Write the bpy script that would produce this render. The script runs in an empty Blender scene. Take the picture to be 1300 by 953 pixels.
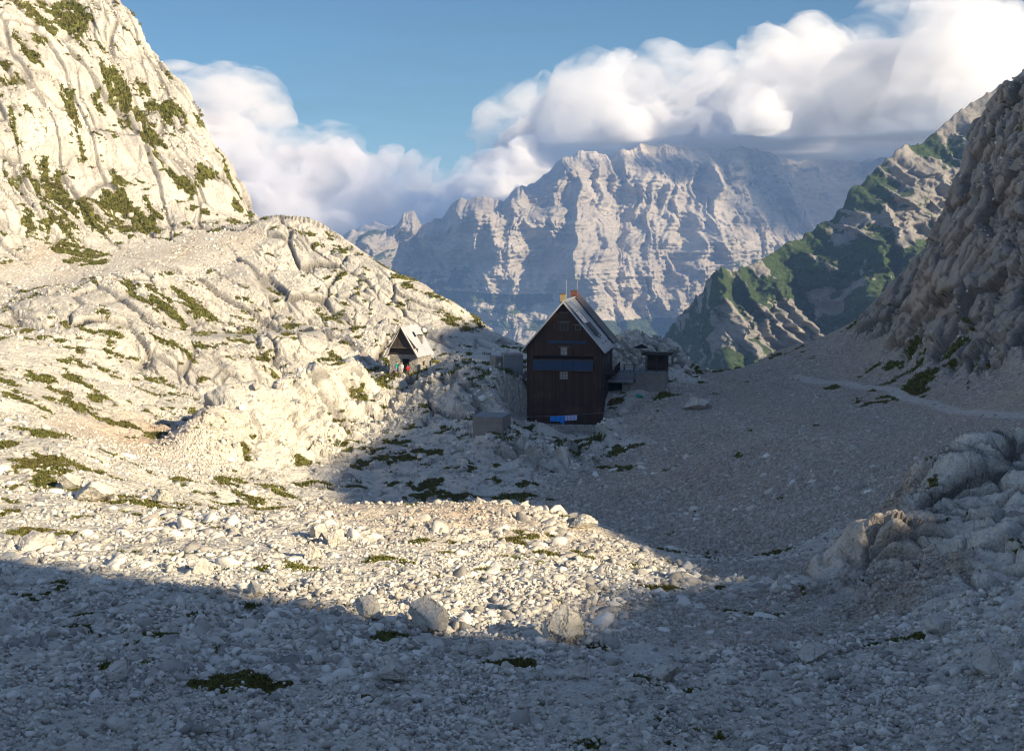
Q = 1.1; QR = 1.1; QF = 1.0
import bpy, bmesh, math, random
import numpy as np
from mathutils import Vector, Matrix

SC = bpy.context.scene
COL = SC.collection
RS = np.random.RandomState
# ------------------------------------------------------------------ camera geometry
F = 1805.0                       # focal length in pixels of the 1300 px wide photograph
PITCH = math.radians(5.9)
CP, SP = math.cos(PITCH), math.sin(PITCH)

def at(px, py, D):
    """world point seen at photograph pixel px,py at ground distance D (metres, along y)"""
    cx, cu = (px - 650.0), (476.5 - py)
    y = F * CP + cu * SP
    z = -F * SP + cu * CP
    s = D / y
    return (cx * s, D, z * s)

def proj(P):
    """photograph pixel of world points (n,3)"""
    x, y, z = P[:, 0], P[:, 1], P[:, 2]
    d = y * CP - z * SP
    u = y * SP + z * CP
    return 650 + F * x / d, 476.5 - F * u / d

# ------------------------------------------------------------------ custom properties
def tag(o, label=None, cat=None, group=None, kind=None):
    if label: o['label'] = label
    if cat: o['category'] = cat
    if group: o['group'] = group
    if kind: o['kind'] = kind
    return o

# ------------------------------------------------------------------ numpy noise
class Noise:
    def __init__(self, seed):
        r = RS(seed)
        p = r.permutation(256)
        self.p = np.concatenate([p, p, p]).astype(np.int32)
        g = r.normal(size=(256, 3)); g /= np.linalg.norm(g, axis=1)[:, None]
        self.g = g.astype(np.float32)
        self.c = r.rand(256, 3).astype(np.float32)
    def perlin(self, P):
        out = np.empty(len(P), np.float32)
        for a in range(0, len(P), 300000):
            out[a:a + 300000] = self._perlin(P[a:a + 300000])
        return out
    def _perlin(self, P):
        P = P.astype(np.float32)
        i = np.floor(P); f = P - i; i = i.astype(np.int32) & 255
        w = f * f * f * (f * (f * 6 - 15) + 10)
        p, g = self.p, self.g
        res = 0
        for dx in (0, 1):
            wx = w[:, 0] if dx else 1 - w[:, 0]
            ax = p[(i[:, 0] + dx) & 255]
            for dy in (0, 1):
                wy = wx * (w[:, 1] if dy else 1 - w[:, 1])
                ay = p[ax + ((i[:, 1] + dy) & 255)]
                for dz in (0, 1):
                    wz = wy * (w[:, 2] if dz else 1 - w[:, 2])
                    h = p[ay + ((i[:, 2] + dz) & 255)]
                    gg = g[h]
                    res = res + wz * (gg[:, 0] * (f[:, 0] - dx) + gg[:, 1] * (f[:, 1] - dy) + gg[:, 2] * (f[:, 2] - dz))
        return res * 1.6
    def worley(self, P):
        F1 = np.empty(len(P), np.float32); F2 = F1.copy(); H = F1.copy()
        for a in range(0, len(P), 200000):
            F1[a:a + 200000], F2[a:a + 200000], H[a:a + 200000] = self._worley(P[a:a + 200000])
        return F1, F2, H
    def _worley(self, P):
        P = P.astype(np.float32)
        i = np.floor(P); f = P - i; i = i.astype(np.int32)
        n = len(P)
        d1 = np.full(n, 9, np.float32); d2 = d1.copy(); hh = np.zeros(n, np.float32)
        p = self.p
        for dx in (-1, 0, 1):
            ax = p[(i[:, 0] + dx) & 255]
            for dy in (-1, 0, 1):
                ay = p[ax + ((i[:, 1] + dy) & 255)]
                for dz in (-1, 0, 1):
                    h = p[ay + ((i[:, 2] + dz) & 255)]
                    c = self.c[h]
                    d = (dx + c[:, 0] - f[:, 0]) ** 2 + (dy + c[:, 1] - f[:, 1]) ** 2 + (dz + c[:, 2] - f[:, 2]) ** 2
                    m = d < d1
                    d2 = np.where(m, d1, np.minimum(d2, d))
                    hh = np.where(m, h, hh)
                    d1 = np.where(m, d, d1)
        return np.sqrt(d1), np.sqrt(d2), (hh * 37 % 256) / 255.0
NZ = Noise(11); NZ2 = Noise(5)

def sstep(a, b, x):
    t = np.clip((x - a) / (b - a), 0, 1)
    return t * t * (3 - 2 * t)

def fbm(P, lam, octs, gain=0.5, nz=NZ, limit=None, ridged=False):
    """sum of octaves from wavelength lam (m); limit = array of the finest wavelength each vertex can carry"""
    s = 0; a = 1.0
    for k in range(octs):
        l = lam / 2.03 ** k
        n = nz.perlin(P / l + 17.3 * k)
        if ridged: n = 0.55 - np.abs(n) * 1.6
        if limit is not None: n = n * sstep(1.0, 2.4, l / limit)
        s = s + a * n; a *= gain
    return s

# ------------------------------------------------------------------ grid mesh helper
def grid_mesh(name, V, nu, nv, attrs=None, smooth=True, flip=False):
    """V: (nu*nv,3) laid out u-major"""
    me = bpy.data.meshes.new(name)
    idx = np.arange(nu * nv).reshape(nu, nv)
    a, b, c, d = idx[:-1, :-1].ravel(), idx[1:, :-1].ravel(), idx[1:, 1:].ravel(), idx[:-1, 1:].ravel()
    q = np.stack([a, b, c, d] if not flip else [d, c, b, a], 1).astype(np.int32)
    return raw_mesh(me, V, q, attrs, smooth)

def raw_mesh(me, V, q, attrs=None, smooth=True):
    if isinstance(me, str): me = bpy.data.meshes.new(me)
    k = q.shape[1]
    me.vertices.add(len(V)); me.vertices.foreach_set('co', np.ascontiguousarray(V, np.float32).ravel())
    me.loops.add(q.size); me.loops.foreach_set('vertex_index', q.ravel().astype(np.int32))
    me.polygons.add(len(q)); me.polygons.foreach_set('loop_start', np.arange(0, q.size, k, dtype=np.int32))
    me.update(calc_edges=True)
    if smooth: me.polygons.foreach_set('use_smooth', np.ones(len(q), bool))
    for n, v in (attrs or {}).items():
        at_ = me.attributes.new(n, 'FLOAT', 'POINT'); at_.data.foreach_set('value', np.ascontiguousarray(v, np.float32))
    return me

def link(name, me, mat=None, parent=None):
    o = bpy.data.objects.new(name, me); COL.objects.link(o)
    if mat: me.materials.append(mat)
    if parent: o.parent = parent
    return o
# ------------------------------------------------------------------ near terrain: control points -> height field
CTRL = [
 # foreground
 (-150,953,29),(0,953,30),(325,953,30),(650,953,31),(975,953,32),(1300,953,29),(1450,953,27),
 (-100,863,37),(200,863,37),(500,863,38),(800,863,39),(1100,863,41),(1300,863,37),(1450,863,32),
 (-100,800,46),(150,795,47),(400,800,47),(620,800,49),(850,805,50),(1050,800,52),(1200,800,47),
 (-100,740,56),(100,725,60),(300,725,61),(520,745,60),(700,745,62),(850,755,61),(1000,760,64),(1080,765,61),
 (600,690,80),(400,690,78),(200,680,78),(50,660,81),(-100,650,82),(0,610,97),(110,605,102),(0,540,118),(80,560,114),(-120,560,110),
 (960,735,73),(780,715,76),
 # crest of the sunlit knoll
 (900,720,80),(850,704,83),(780,680,88),(700,655,94),(640,645,97),(560,648,98),(450,648,99),(370,650,99),(250,642,97),
 # bottom behind it and the slope to the hut
 (170,592,120),(300,610,126),(420,625,130),(520,634,131),(620,636,130),(700,645,125),(760,668,115),(850,695,106),(920,712,98),
 (600,600,140),(620,560,150),(620,540,156),(670,543,165),(720,545,166),(770,542,166),(700,590,147),(800,600,142),
 (800,560,153),(790,522,168),(850,500,172),(870,484,182),(700,620,137),(800,640,126),(890,640,124),
 (640,500,169),(560,500,172),(520,540,160),(480,570,152),(430,600,142),(600,462,186),(565,466,188),(520,474,190),(490,478,190),
 (470,492,184),(440,510,176),(400,520,168),(350,540,158),(430,550,158),(380,580,148),(300,560,146),(250,600,133),
 (620,470,182),(690,468,184),(760,480,182),(830,484,184),(660,465,187),
 # skyline around the hut
 (560,458,196),(600,450,203),(650,448,205),(760,455,200),(870,473,200),(930,470,202),
 # slab hill
 (345,293,268),(380,291,266),(430,305,262),(480,335,256),(540,370,249),(580,395,242),(605,407,236),(640,440,222),
 (300,400,218),(400,400,225),(480,400,228),(450,450,207),(380,460,199),(300,490,184),(430,490,192),(470,440,208),(540,420,226),
 (590,430,218),(250,490,179),(150,470,176),(60,430,182),(200,350,216),(100,380,204),(50,400,192),(300,340,238),(400,340,246),
 (100,352,224),(200,330,236),(280,312,248),(0,375,212),(0,335,228),(150,328,240),
 (0,450,156),(0,480,143),(100,480,160),(200,510,162),(150,550,138),(230,545,150),(60,520,131),(100,440,176),(0,420,180),
 # big peak on the left
 (0,200,258),(0,100,274),(0,0,292),(0,-100,312),(0,280,244),(100,300,252),(200,290,260),(100,200,268),(100,100,284),(90,20,302),
 (200,200,280),(250,250,276),(200,120,296),(120,0,316),(155,20,314),(200,70,309),(240,115,303),(275,180,296),(300,235,290),
 (330,285,282),(-150,200,258),(-150,0,284),(-150,-120,306),(-150,350,206),(-150,450,150),(60,-100,330),
 # right: scree, trail, cliff
 (1050,640,104),(1000,600,117),(950,560,133),(900,540,150),(950,505,165),(880,580,141),(1100,560,120),(1030,484,170),
 (1080,487,161),(1130,493,151),(1180,511,139),(1220,523,129),(1300,529,117),(1200,570,108),(1290,560,100),(1000,660,100),
 (1100,680,84),(1150,640,91),(1200,602,97),(1080,700,80),(1040,735,74),(1000,700,90),
 (1120,715,69),(1180,652,75),(1250,604,80),(1300,588,81),(1200,720,61),(1250,680,65),(1300,650,67),(1300,700,57),(1300,800,42),
 (1200,765,54),(1110,745,65),(1130,800,51),(1450,560,84),(1450,700,50),
 (1110,440,172),(1150,465,159),(1200,480,147),(1250,478,139),(1300,490,128),(1150,400,174),(1200,400,160),(1250,400,151),
 (1300,400,141),(1200,320,170),(1250,300,162),(1300,300,152),(1250,220,170),(1300,200,162),
 (960,462,200),(1000,448,196),(1050,425,192),(1110,393,188),(1125,370,186),(1160,320,182),(1190,290,182),(1220,230,181),
 (1235,165,180),(1250,145,178),(1300,108,174),(1400,70,168),(1450,200,150),(1450,400,125),(1450,500,112),(1600,300,120),(1600,100,150),
]
HID = [  # world points nobody sees from the photograph: below the feet, the hollow, the far sides
 (0,0,-1.7),(-10,0,-1.8),(12,0,-1.2),(0,8,-4.2),(-8,8,-4.3),(8,8,-4.0),(0,18,-8.0),(-10,18,-8.1),(12,18,-7.8),
 (-2,112,-24.2),(-14,112,-24.2),(6,108,-24.0),(14,102,-22.8),(10,94,-21.5),(-25,112,-22.0),
 (-40,300,-30),(-20,270,-28),(0,260,-34),(20,250,-34),(40,245,-36),(70,240,-30),(-70,320,-30),(-60,350,-50),(-10,320,-75),
 (40,320,-85),(90,300,-70),(100,240,-20),(110,220,0),(-90,380,-50),(-130,400,-20),(-180,400,30),(-190,320,60),(0,420,-160),
 (-100,460,-160),(100,420,-160),(200,400,-120),(-200,480,-80),(160,240,20),
 (-60,40,-8),(-60,80,-10),(-80,130,-8),(50,30,-4),(60,60,4),(75,100,12),
]
cp = np.array([at(*c) for c in CTRL] + HID, np.float64)
CX = cp[:, :2] / 100.0; CZ = cp[:, 2]

def tps_k(r2): return 0.5 * r2 * np.log(r2 + 1e-9)
def tps_fit(X, Z, reg):
    n = len(X)
    r2 = ((X[:, None] - X[None]) ** 2).sum(-1)
    A = np.zeros((n + 3, n + 3)); A[:n, :n] = tps_k(r2) + reg * np.eye(n)
    A[:n, n] = 1; A[:n, n + 1:] = X; A[n, :n] = 1; A[n + 1:, :n] = X.T
    b = np.zeros(n + 3); b[:n] = Z
    return np.linalg.solve(A, b)
TW = tps_fit(CX, CZ, 0.0002)
RIDGES = [  # low ribs of rock: polyline (px,py,D), height, half width
 ([(452,512,178),(405,528,168),(350,552,155),(300,578,144),(262,602,136)], 5.0, 3.6),
 ([(400,500,182),(360,512,176)], 2.6, 3.0),
 ([(1112,722,68),(1150,682,72),(1190,648,76),(1245,606,80),(1310,588,82),(1400,560,84)], 2.2, 2.8),
 ([(785,530,162),(820,540,160)], 1.7, 4.0),
 ([(560,500,174),(610,500,174),(640,515,168)], 1.8, 5.0),
 ([(475,486,186),(520,488,186),(560,470,190)], .8, 3.0),
 ([(70,425,190),(160,445,184),(260,462,186),(370,455,198),(450,440,210)], 3.4, 8.5),
 ([(430,350,246),(500,375,240),(560,400,236)], 2.5, 7.0),
 ([(700,585,150),(640,590,150)], 1.0, 4.0),
]
def bumps(x, y):
    out = np.zeros(len(x))
    for (ax, ay, h, w) in [(37, 70, 8.0, 4.5), (43, 74, 9.0, 5.0), (50, 80, 9.0, 6.0)]: out += h * np.exp(-(((x - ax) ** 2 + (y - ay) ** 2) / w ** 2) ** 1.5)  # unseen rises beyond the right edge, added to shade the near outcrop
    for pts, h, w in RIDGES:
        p = np.array([at(*q) for q in pts])[:, :2]; d = np.full(len(x), 1e9)
        for a, b in zip(p[:-1], p[1:]):
            ab = b - a; t = np.clip(((x - a[0]) * ab[0] + (y - a[1]) * ab[1]) / (ab @ ab), 0, 1)
            d = np.minimum(d, (x - a[0] - t * ab[0]) ** 2 + (y - a[1] - t * ab[1]) ** 2)
        out += h * np.exp(-d / w ** 2)
    for (px, py, D, h, w) in [(795,462,191,2.6,4.5),(830,462,192,3.2,4.0),(858,470,192,1.4,3.5),(760,470,193,1.5,4),(995,462,200,1.0,3.5)]:
        c = at(px, py, D); out += h * np.exp(-(((x - c[0]) ** 2 + (y - c[1]) ** 2) / w ** 2) ** 1.5)
    return out
def Hmac(x, y):
    bx = bumps(np.asarray(x, float).ravel(), np.asarray(y, float).ravel())
    x = np.asarray(x, np.float64).ravel() / 100; y = np.asarray(y, np.float64).ravel() / 100
    out = np.empty(len(x)); n = len(CX)
    for a in range(0, len(x), 20000):
        q = np.stack([x[a:a + 20000], y[a:a + 20000]], 1)
        r2 = ((q[:, None] - CX[None]) ** 2).sum(-1)
        out[a:a + 20000] = tps_k(r2) @ TW[:n] + TW[n] + q @ TW[n + 1:]
    return out + bx

NA, NR = int(1180 * Q), int(1500 * Q)
az = np.concatenate([np.linspace(-30, -21.2, int(NA * .07), endpoint=False),
                     np.linspace(-21.2, 21.2, int(NA * .86), endpoint=False), np.linspace(21.2, 30, int(NA * .07) + 1)])
az = np.radians(az); NA = len(az)
R0, R1, NC = 4.0, 470.0, 2000
azc = np.radians(np.linspace(-30, 30, 640)); rc = np.exp(np.linspace(math.log(R0), math.log(R1), NC))
# use y as the "radius" so that columns are straight rays: x = y*tan(az)
Xc = np.tan(azc)[:, None] * rc[None]; Yc = np.broadcast_to(rc[None], Xc.shape)
Hc = Hmac(Xc, Yc).reshape(Xc.shape)
def interp_az(A):
    t = (az - azc[0]) / (azc[-1] - azc[0]) * (len(azc) - 1)
    i = np.clip(t.astype(int), 0, len(azc) - 2); f = (t - i)[:, None]
    return A[i] * (1 - f) + A[i + 1] * f
Hf = interp_az(Hc)                                    # NA x NC
el = Hf / rc[None]
hid_ = np.maximum.accumulate(el, axis=1) - el
vis = .22 + .78 * np.exp(-(hid_ / .030) ** 2)
de = np.abs(np.diff(el, axis=1)) * vis[:, 1:]
w = de + 0.10 * np.diff(np.log(rc))[None] * (.3 + .7 * vis[:, 1:])
k_ = np.ones(41) / 41.0                               # even the spacing between neighbouring columns
w = np.apply_along_axis(lambda c: np.convolve(np.pad(c, 20, mode='edge'), k_, 'valid'), 0, w)
S = np.concatenate([np.zeros((NA, 1)), np.cumsum(w, 1)], 1)
Yv = np.empty((NA, NR)); Zv = np.empty((NA, NR))
for i in range(NA):
    s = np.linspace(0, S[i, -1], NR)
    Yv[i] = np.interp(s, S[i], rc)
    Zv[i] = np.interp(Yv[i], rc, Hf[i])
Xv = np.tan(az)[:, None] * Yv
P0 = np.stack([Xv, Yv, Zv], -1)
def normals(P):
    du = np.gradient(P, axis=0); dv = np.gradient(P, axis=1)
    n = np.cross(du, dv); n /= np.linalg.norm(n, axis=-1)[..., None] + 1e-9
    n *= np.sign(n[..., 2:3]) + (n[..., 2:3] == 0)
    return n
N0 = normals(P0)
sp = np.linalg.norm(np.gradient(P0, axis=1), axis=-1)      # spacing along the column
su = np.linalg.norm(np.gradient(P0, axis=0), axis=-1)
lim = (np.maximum(np.minimum(sp, 3.0) * 2.2, su * 2.2)).ravel()
P = P0.reshape(-1, 3); N = N0.reshape(-1, 3)

def blobs(P, lst):
    """soft world-space patches: (px,py,D,radius m[,strength])"""
    m = np.zeros(len(P), np.float32)
    for b in lst:
        c = np.array(at(*b[:3])); s = b[4] if len(b) > 4 else 1.0
        sel = np.abs(P[:, 1] - c[1]) < 2.4 * b[3]
        d2 = ((P[sel] - c) ** 2).sum(1)
        m[sel] = np.maximum(m[sel], s * np.exp(-d2 / (b[3] ** 2)))
    return m
SLAB = [(300,420,215,26),(400,420,215,26),(480,390,225,22),(540,400,230,18),(200,400,205,24),(120,400,198,18),(450,330,255,20),(380,310,262,20),
        (100,200,268,60),(0,100,274,60),(200,150,290,50),(280,250,284,34),(0,260,245,34),(120,60,300,60),(430,470,200,14),
        (350,470,195,14),(250,470,185,12),(-100,100,270,60),]
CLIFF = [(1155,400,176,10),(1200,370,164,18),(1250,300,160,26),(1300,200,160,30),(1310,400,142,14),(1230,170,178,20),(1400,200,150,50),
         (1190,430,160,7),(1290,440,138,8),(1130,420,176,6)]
SCREE = [(1000,560,130,22),(1050,620,110,16),(1100,540,125,20),(1000,500,160,18),(1200,550,115,14),(900,660,112,14),(1280,545,108,12),
         (1050,450,185,16),(1130,480,153,9),(1180,495,143,9),(1230,500,133,9),(1290,510,121,10),(1240,478,140,6),(1100,465,165,9),(1150,600,104,12),(130,335,236,14),(200,320,242,12),(930,600,130,18),(1080,480,160,14),(1200,520,130,12),
         (1240,500,130,8),(760,660,118,10),(180,570,128,8),(1060,720,78,7),
         (80,345,228,10),(280,305,250,8),(1050,770,60,6),(880,790,52,5)]
slab = blobs(P, SLAB); cliff = blobs(P, CLIFF); scree = np.clip(blobs(P, SCREE) * 1.3, 0, 1)
nn = NZ2.perlin(P / 6.0)
slab = sstep(.25, .55, slab + .15 * nn); cliff = sstep(.25, .55, cliff + .15 * nn); scree = sstep(.3, .6, scree + .2 * nn) * (1 - cliff)
slab *= (1 - scree * .8)
cliff = cliff * sstep(.80, .68, N[:, 2])
scree = np.clip(scree + sstep(.3, .6, blobs(P, SCREE) * 1.3) * (1 - cliff) * (P[:, 0] > 0), 0, 1)
rub = np.clip(1 - slab - cliff - scree, 0, 1)
dist = P[:, 1]
near = 1 - sstep(60, 140, dist)
# --- large forms
big = fbm(P, 26, 3, .5, NZ, lim)
amp_big = 0.5 + .7 * cliff + 1.0 * sstep(120, 260, dist) * (1 - scree) + .3 * slab
amp_big *= 1 - .7 * scree
amp_big *= sstep(0, 40, dist)
disp = big * amp_big
# flatten round the buildings
hutc = np.array(at(720, 520, 171)); pad = np.exp(-(((P - hutc) ** 2)[:, :2].sum(1)) / 10 ** 2)
hut2 = np.array(at(515, 470, 192)); pad = np.maximum(pad, np.exp(-(((P - hut2) ** 2)[:, :2].sum(1)) / 5.5 ** 2))
disp *= 1 - .8 * pad
# --- blocks and joints
def blocks(P, scale, seed_off, limit, aniso=None, crack=.16):
    Qp = P.copy() + .22 * scale * np.stack([NZ.perlin(P / scale + 3), NZ2.perlin(P / scale + 9), NZ.perlin(P / scale - 6)], 1)
    Qp = Qp / scale + seed_off
    if aniso is not None: Qp = Qp @ aniso
    f1, f2, h = NZ2.worley(Qp)
    fade = sstep(1.0, 2.2, scale / limit)
    edge = f2 - f1
    return fade * (h - .5), fade * (1 - sstep(0, crack, edge)), fade * (0.5 - f1)
tdir = np.array([.47, -.42, -.78]); ndir = np.array([.30, -.70, .65]); ndir -= tdir * (ndir @ tdir); tdir /= np.linalg.norm(tdir); ndir /= np.linalg.norm(ndir)
cdir = np.cross(tdir, ndir)
FR = np.stack([cdir, tdir, ndir], 1)                    # P @ FR -> (across, down the fall line, out of the face)
PW = P + 2.2 * np.stack([NZ.perlin(P / 16.0 + 3), NZ2.perlin(P / 16.0 + 9), NZ.perlin(P / 16.0 - 6)], 1)
PF_ = PW @ FR
anm = np.array([1.0, .28, .8])
def ridn(Q, lam, nz, o=0.):
    fade = sstep(1.0, 2.4, lam / lim)
    return fade * (1 - np.abs(nz.perlin(Q / lam + o)) * 2.6)
h1, c1, r1 = blocks(PF_ * anm, 6.5, 3.1, lim, None, .10)
h2, c2, r2_ = blocks(PF_ * np.array([1.0, .35, .8]), 2.3, 8.7, lim, None, .14)
h3, c3, r3 = blocks(P, 2.2, 1.7, lim)
h4, c4, r4 = blocks(P, .85, 5.7, lim)
h5, c5, r5 = blocks(P, .38, 15.7, lim)
rid = fbm(P, 5.0, 5, .52, NZ2, lim, ridged=True)
rg = fbm(P, 1.6, 5, .55, NZ, lim)
s1 = ridn(PF_ * np.array([1, .12, .6]), 5.5, NZ); s2 = ridn(PF_ * np.array([1, .10, .6]), 2.1, NZ2, 7.); s3 = ridn(PF_ * np.array([1, .14, .6]), .9, NZ, 3.)
bed = ridn(PF_ * np.array([.10, .9, .5]), 9.0, NZ2, 5.)          # cross joints and little ledges
calm = sstep(-.35, .25, NZ2.perlin(P / 19.0 + 40))              # smooth glacier-polished parts
disp += slab * (1.05 * h1 - .60 * c1 + calm * .40 * h2 - (.12 + .28 * calm) * c2 + (.25 + .75 * calm) * (.42 * s1 + .26 * s2 + .13 * s3) - .65 * np.clip(bed - .5, 0, 1) + .05 * rid + .07 * rg + (1 - .75 * calm) * (.20 * fbm(PF_ * np.array([1, .45, .8]), 1.9, 4, .6, NZ2, lim, ridged=True) + .30 * h3 - .12 * c3))
rug = sstep(.2, .6, blobs(P, [(560,505,173,13),(620,492,177,10),(500,492,184,7),(800,530,162,8),(840,460,191,9),(790,462,191,8),(700,585,150,7),(430,530,166,9),(360,545,154,8),(300,570,145,6),(640,540,162,7),(860,540,158,7)]) + .2 * nn) * (1 - slab) * (1 - scree) * (1 - .8 * pad)
disp += rug * (1.9 * h1 - .6 * c1 + 1.0 * h2 - .3 * c2 + .5 * h3 + .4 * rid + .3 * s2)
vs_ = np.array([1.0, 1.0, .42])
hA, cA, rA = blocks(P * vs_, 4.6, 2.9, lim, None, .08); hB, cB, rB = blocks(P * vs_, 1.7, 6.3, lim, None, .10)
crag = np.clip(blobs(P, [(1250,680,66,8),(1200,700,66,7),(1300,640,70,9),(1150,705,69,5),(1130,725,68,3.5),(1300,720,58,6),(1240,740,58,5),(1260,615,78,5)]) * 1.6, 0, 1)
disp += cliff * (2.3 * hA - .6 * cA + 1.1 * hB - .35 * cB + .5 * h4 - .15 * c4 + .25 * rg + .15 * rid)
disp += crag * (1.2 * h1 - .55 * c1 + .6 * h2 - .35 * c2 + .50 * s1 + .40 * s2 + .22 * s3 + .20 * h4 - .10 * c4 + .24 * rg)
rub = rub * (1 - crag)
h4 = h4 * (1 - .6 * near); h5 = h5 * (1 - .8 * near); r4 = r4 * (1 - .4 * near)
disp += rub * (1 - .85 * pad) * (.55 * h3 * sstep(70, 140, dist) + .26 * r3 + .30 * rid * sstep(60, 130, dist) + .42 * h4 * (.55 + .45 * sstep(80, 150, dist)) + .34 * r4 + .16 * h5 + .18 * r5 + .22 * rg)
disp += scree * (.05 * rid + .05 * rg + .12 * h4 + .10 * r4 + .11 * r5 + .08 * h5)
dg_ = disp.reshape(NA, NR); steep_ = sstep(2.0, 5.0, (sp / (su + 1e-6)))
sm_ = dg_.copy()
for _k in range(6):
    sm_[1:-1] = .25 * sm_[:-2] + .5 * sm_[1:-1] + .25 * sm_[2:]
disp = (dg_ * (1 - steep_) + sm_ * steep_).ravel()
PD = P + N * disp[:, None]
# level places cut for the buildings
_s = at(494.5, 470, 190.0); _z = at(510, 473.5, 190.0)[2]
_h = at(669.5, 500, 167.0); _hz = at(716, 537, 167.0)[2]
for (cx, cy, cz, r_) in [(_h[0] + 4.0, _h[1] - 1.6, _hz - 1.25, 5.6), (_h[0] + .5, _h[1] + 1.0, _hz + .2, 3.4), (_s[0] + 2.6, _s[1] + .6, _z - .12, 5.2)]:
    d2 = ((PD[:, 0] - cx) ** 2 + (PD[:, 1] - cy) ** 2) / r_ ** 2
    wgt = np.exp(-d2 ** 2); PD[:, 2] = PD[:, 2] * (1 - wgt) + cz * wgt
# ------------------------------------------------------------------ grass and soil
GRASS = [(90,255,258,10,1.1),(180,285,262,6),(150,260,264,9,1.0),(40,240,258,8),(60,225,262,6),(80,20,298,9),(30,10,296,9),(130,60,300,7),(200,150,292,6),(215,155,292,5,1.1),
 (190,190,285,5),(180,215,282,5),(140,190,280,6),(40,140,270,5),(90,160,276,6),(230,250,276,5,1),(160,110,293,6),(60,60,286,6),(10,100,274,7),(250,230,282,4),
 (100,325,244,6,1.2),(95,335,236,5,1.1),(190,395,208,6,1.15),(215,410,206,6,1.0),(235,470,186,5,.9),(320,360,240,4,.9),(345,365,240,3,1),
 (300,445,203,4,.7),(230,390,210,5,.9),(130,340,232,4,.5),(450,385,232,4,.6),(500,345,254,5,.8),(520,355,252,5,.8),
 (25,480,146,5,.9),(60,475,152,5,.9),(120,490,156,4,.8),(80,500,146,5,.8),(30,530,126,4,.9),(60,560,116,4,.9),(10,575,108,3,.9),(140,500,160,4,.8),
 (45,595,104,2.5,1.2),(95,615,99,2,.7),(180,640,92,3,1.1),(225,645,90,3,1.2),(330,655,92,2.5,.9),(180,600,118,4,.6),
 (210,560,142,5,.9),(270,590,136,4,.8),(260,530,156,2.5,1.2),(240,545,150,3,.8),
 (470,500,182,6,1.3),(500,485,187,5,1.2),(440,508,177,4,1.1),(420,520,172,4,1.),(520,482,187,4,1.1),(545,470,190,3,1.),(400,500,180,4,.9),(370,510,172,4,.9),
 (590,462,190,3,.9),(555,500,176,3,.6),(480,545,162,3,.8),(530,585,148,4,1.),(560,580,150,3,1),(460,590,146,4,.8),(400,600,142,4,.7),(560,630,133,4,1.1),(540,620,136,3,1),
 (660,555,162,4,1.),(640,575,156,4,.8),(690,570,156,3,.6),(770,560,160,4,1.),(790,600,146,4,.8),(650,630,132,3,1.),(670,640,128,3,1.),(750,560,160,3,1),(730,570,156,3,.9),
 (850,560,156,3,.8),(890,590,142,3,.6),(880,478,190,4,1.),(910,475,192,4,.9),(850,490,180,2.5,1.),(860,505,172,3,.8),(830,540,160,3,.7),
 (600,690,80,1.8,.8),(500,690,79,1.5,1.1),(650,690,80,1.8,1.),(745,695,80,1.5,1.1),(610,665,88,2,.8),(700,690,82,2,.8),(590,725,68,2.5,1.),(560,735,65,2,.9),(640,720,70,2.5,.8),(820,725,76,2,1.),(800,722,76,2,1.),(690,660,92,2,.8),
 (560,660,92,2,.7),(590,655,94,2,.8),(490,790,51,1,.8),(820,745,66,1.8,.9),(850,750,64,2,.9),(930,760,66,2.5,1.1),(1000,790,55,2,.9),(1020,780,57,2,1.),(960,820,47,2,1.),(900,775,58,2,.9),(1080,810,50,1.8,.9),(1100,825,47,1.5,1.),(1150,820,46,1.5,.9),
 (1010,640,110,2,.5),(1130,478,155,4,1.),(1170,490,150,4,1.),(1110,490,155,3,1.1),(1080,490,162,3,1.),(1200,470,150,4,1.),(1230,465,148,4,.9),(1160,460,160,4,1.),(1250,460,144,4,.8),(1100,520,145,3,.8),(1150,505,148,3,1),
 (1050,440,188,4,.8),(1000,455,194,3,.8),(1080,420,186,3,.7),(1180,500,145,3,.9),
 (120,770,50,1.0,1.2),(85,790,47,1.,1.2),(100,800,46,1.,1.2),(215,800,46,1,1),(140,840,40,.9,1.2),(300,850,39,1.,1.1),(320,855,38,1,1.1),(50,830,42,1,.8),(320,765,52,.8,1.2),(190,780,48,.8,.9),(180,850,40,.9,.9),(250,780,49,.7,.9),
 (860,860,39,1.2,.8),(700,860,39,1.2,.8),(430,840,41,1,.8)]
gb = blobs(P, GRASS)
upz = normals(PD.reshape(NA, NR, 3))[..., 2].ravel()
gn = fbm(P, 4.0, 4, .62, NZ2, None)
hollow = -(big * .25 + .9 * rg)
ga = fbm(PF_ * np.array([1.0, .30, .7]), 3.4, 5, .66, NZ2, None)
gmixn = np.where(slab > .3, ga, gn)
grass = sstep(.47, .57, gb * (.60 - .10 * near) + .50 * gmixn + .05 * hollow)
base_g = .30 * gn + .22 * sstep(.5, .9, upz) + .10 * NZ.perlin(P / 22.0)
zone_g = sstep(0, .6, rub) * (.05 - .09 * near + .03 * sstep(90, 150, dist)) - .12 * scree + .05 * slab * sstep(.35, .8, upz)
grass = np.maximum(grass, sstep(.36, .46, base_g + zone_g) * .95)
# grass sits in joints of the slabs, in streaks that run down to the right
streak = NZ2.perlin(PF_ * np.array([1.0, .16, .5]) / 2.4) * .7 + .62 * ga + .25 * NZ.perlin(P / 24.0)
grass = np.maximum(grass, sstep(.46, .56, streak) * slab * sstep(130, 180, dist) * sstep(-8, 6, P[:, 2] + 4 * nn))
PD = PD + N * (grass * .06 * rg - grass * disp * .25)[:, None]
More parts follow.
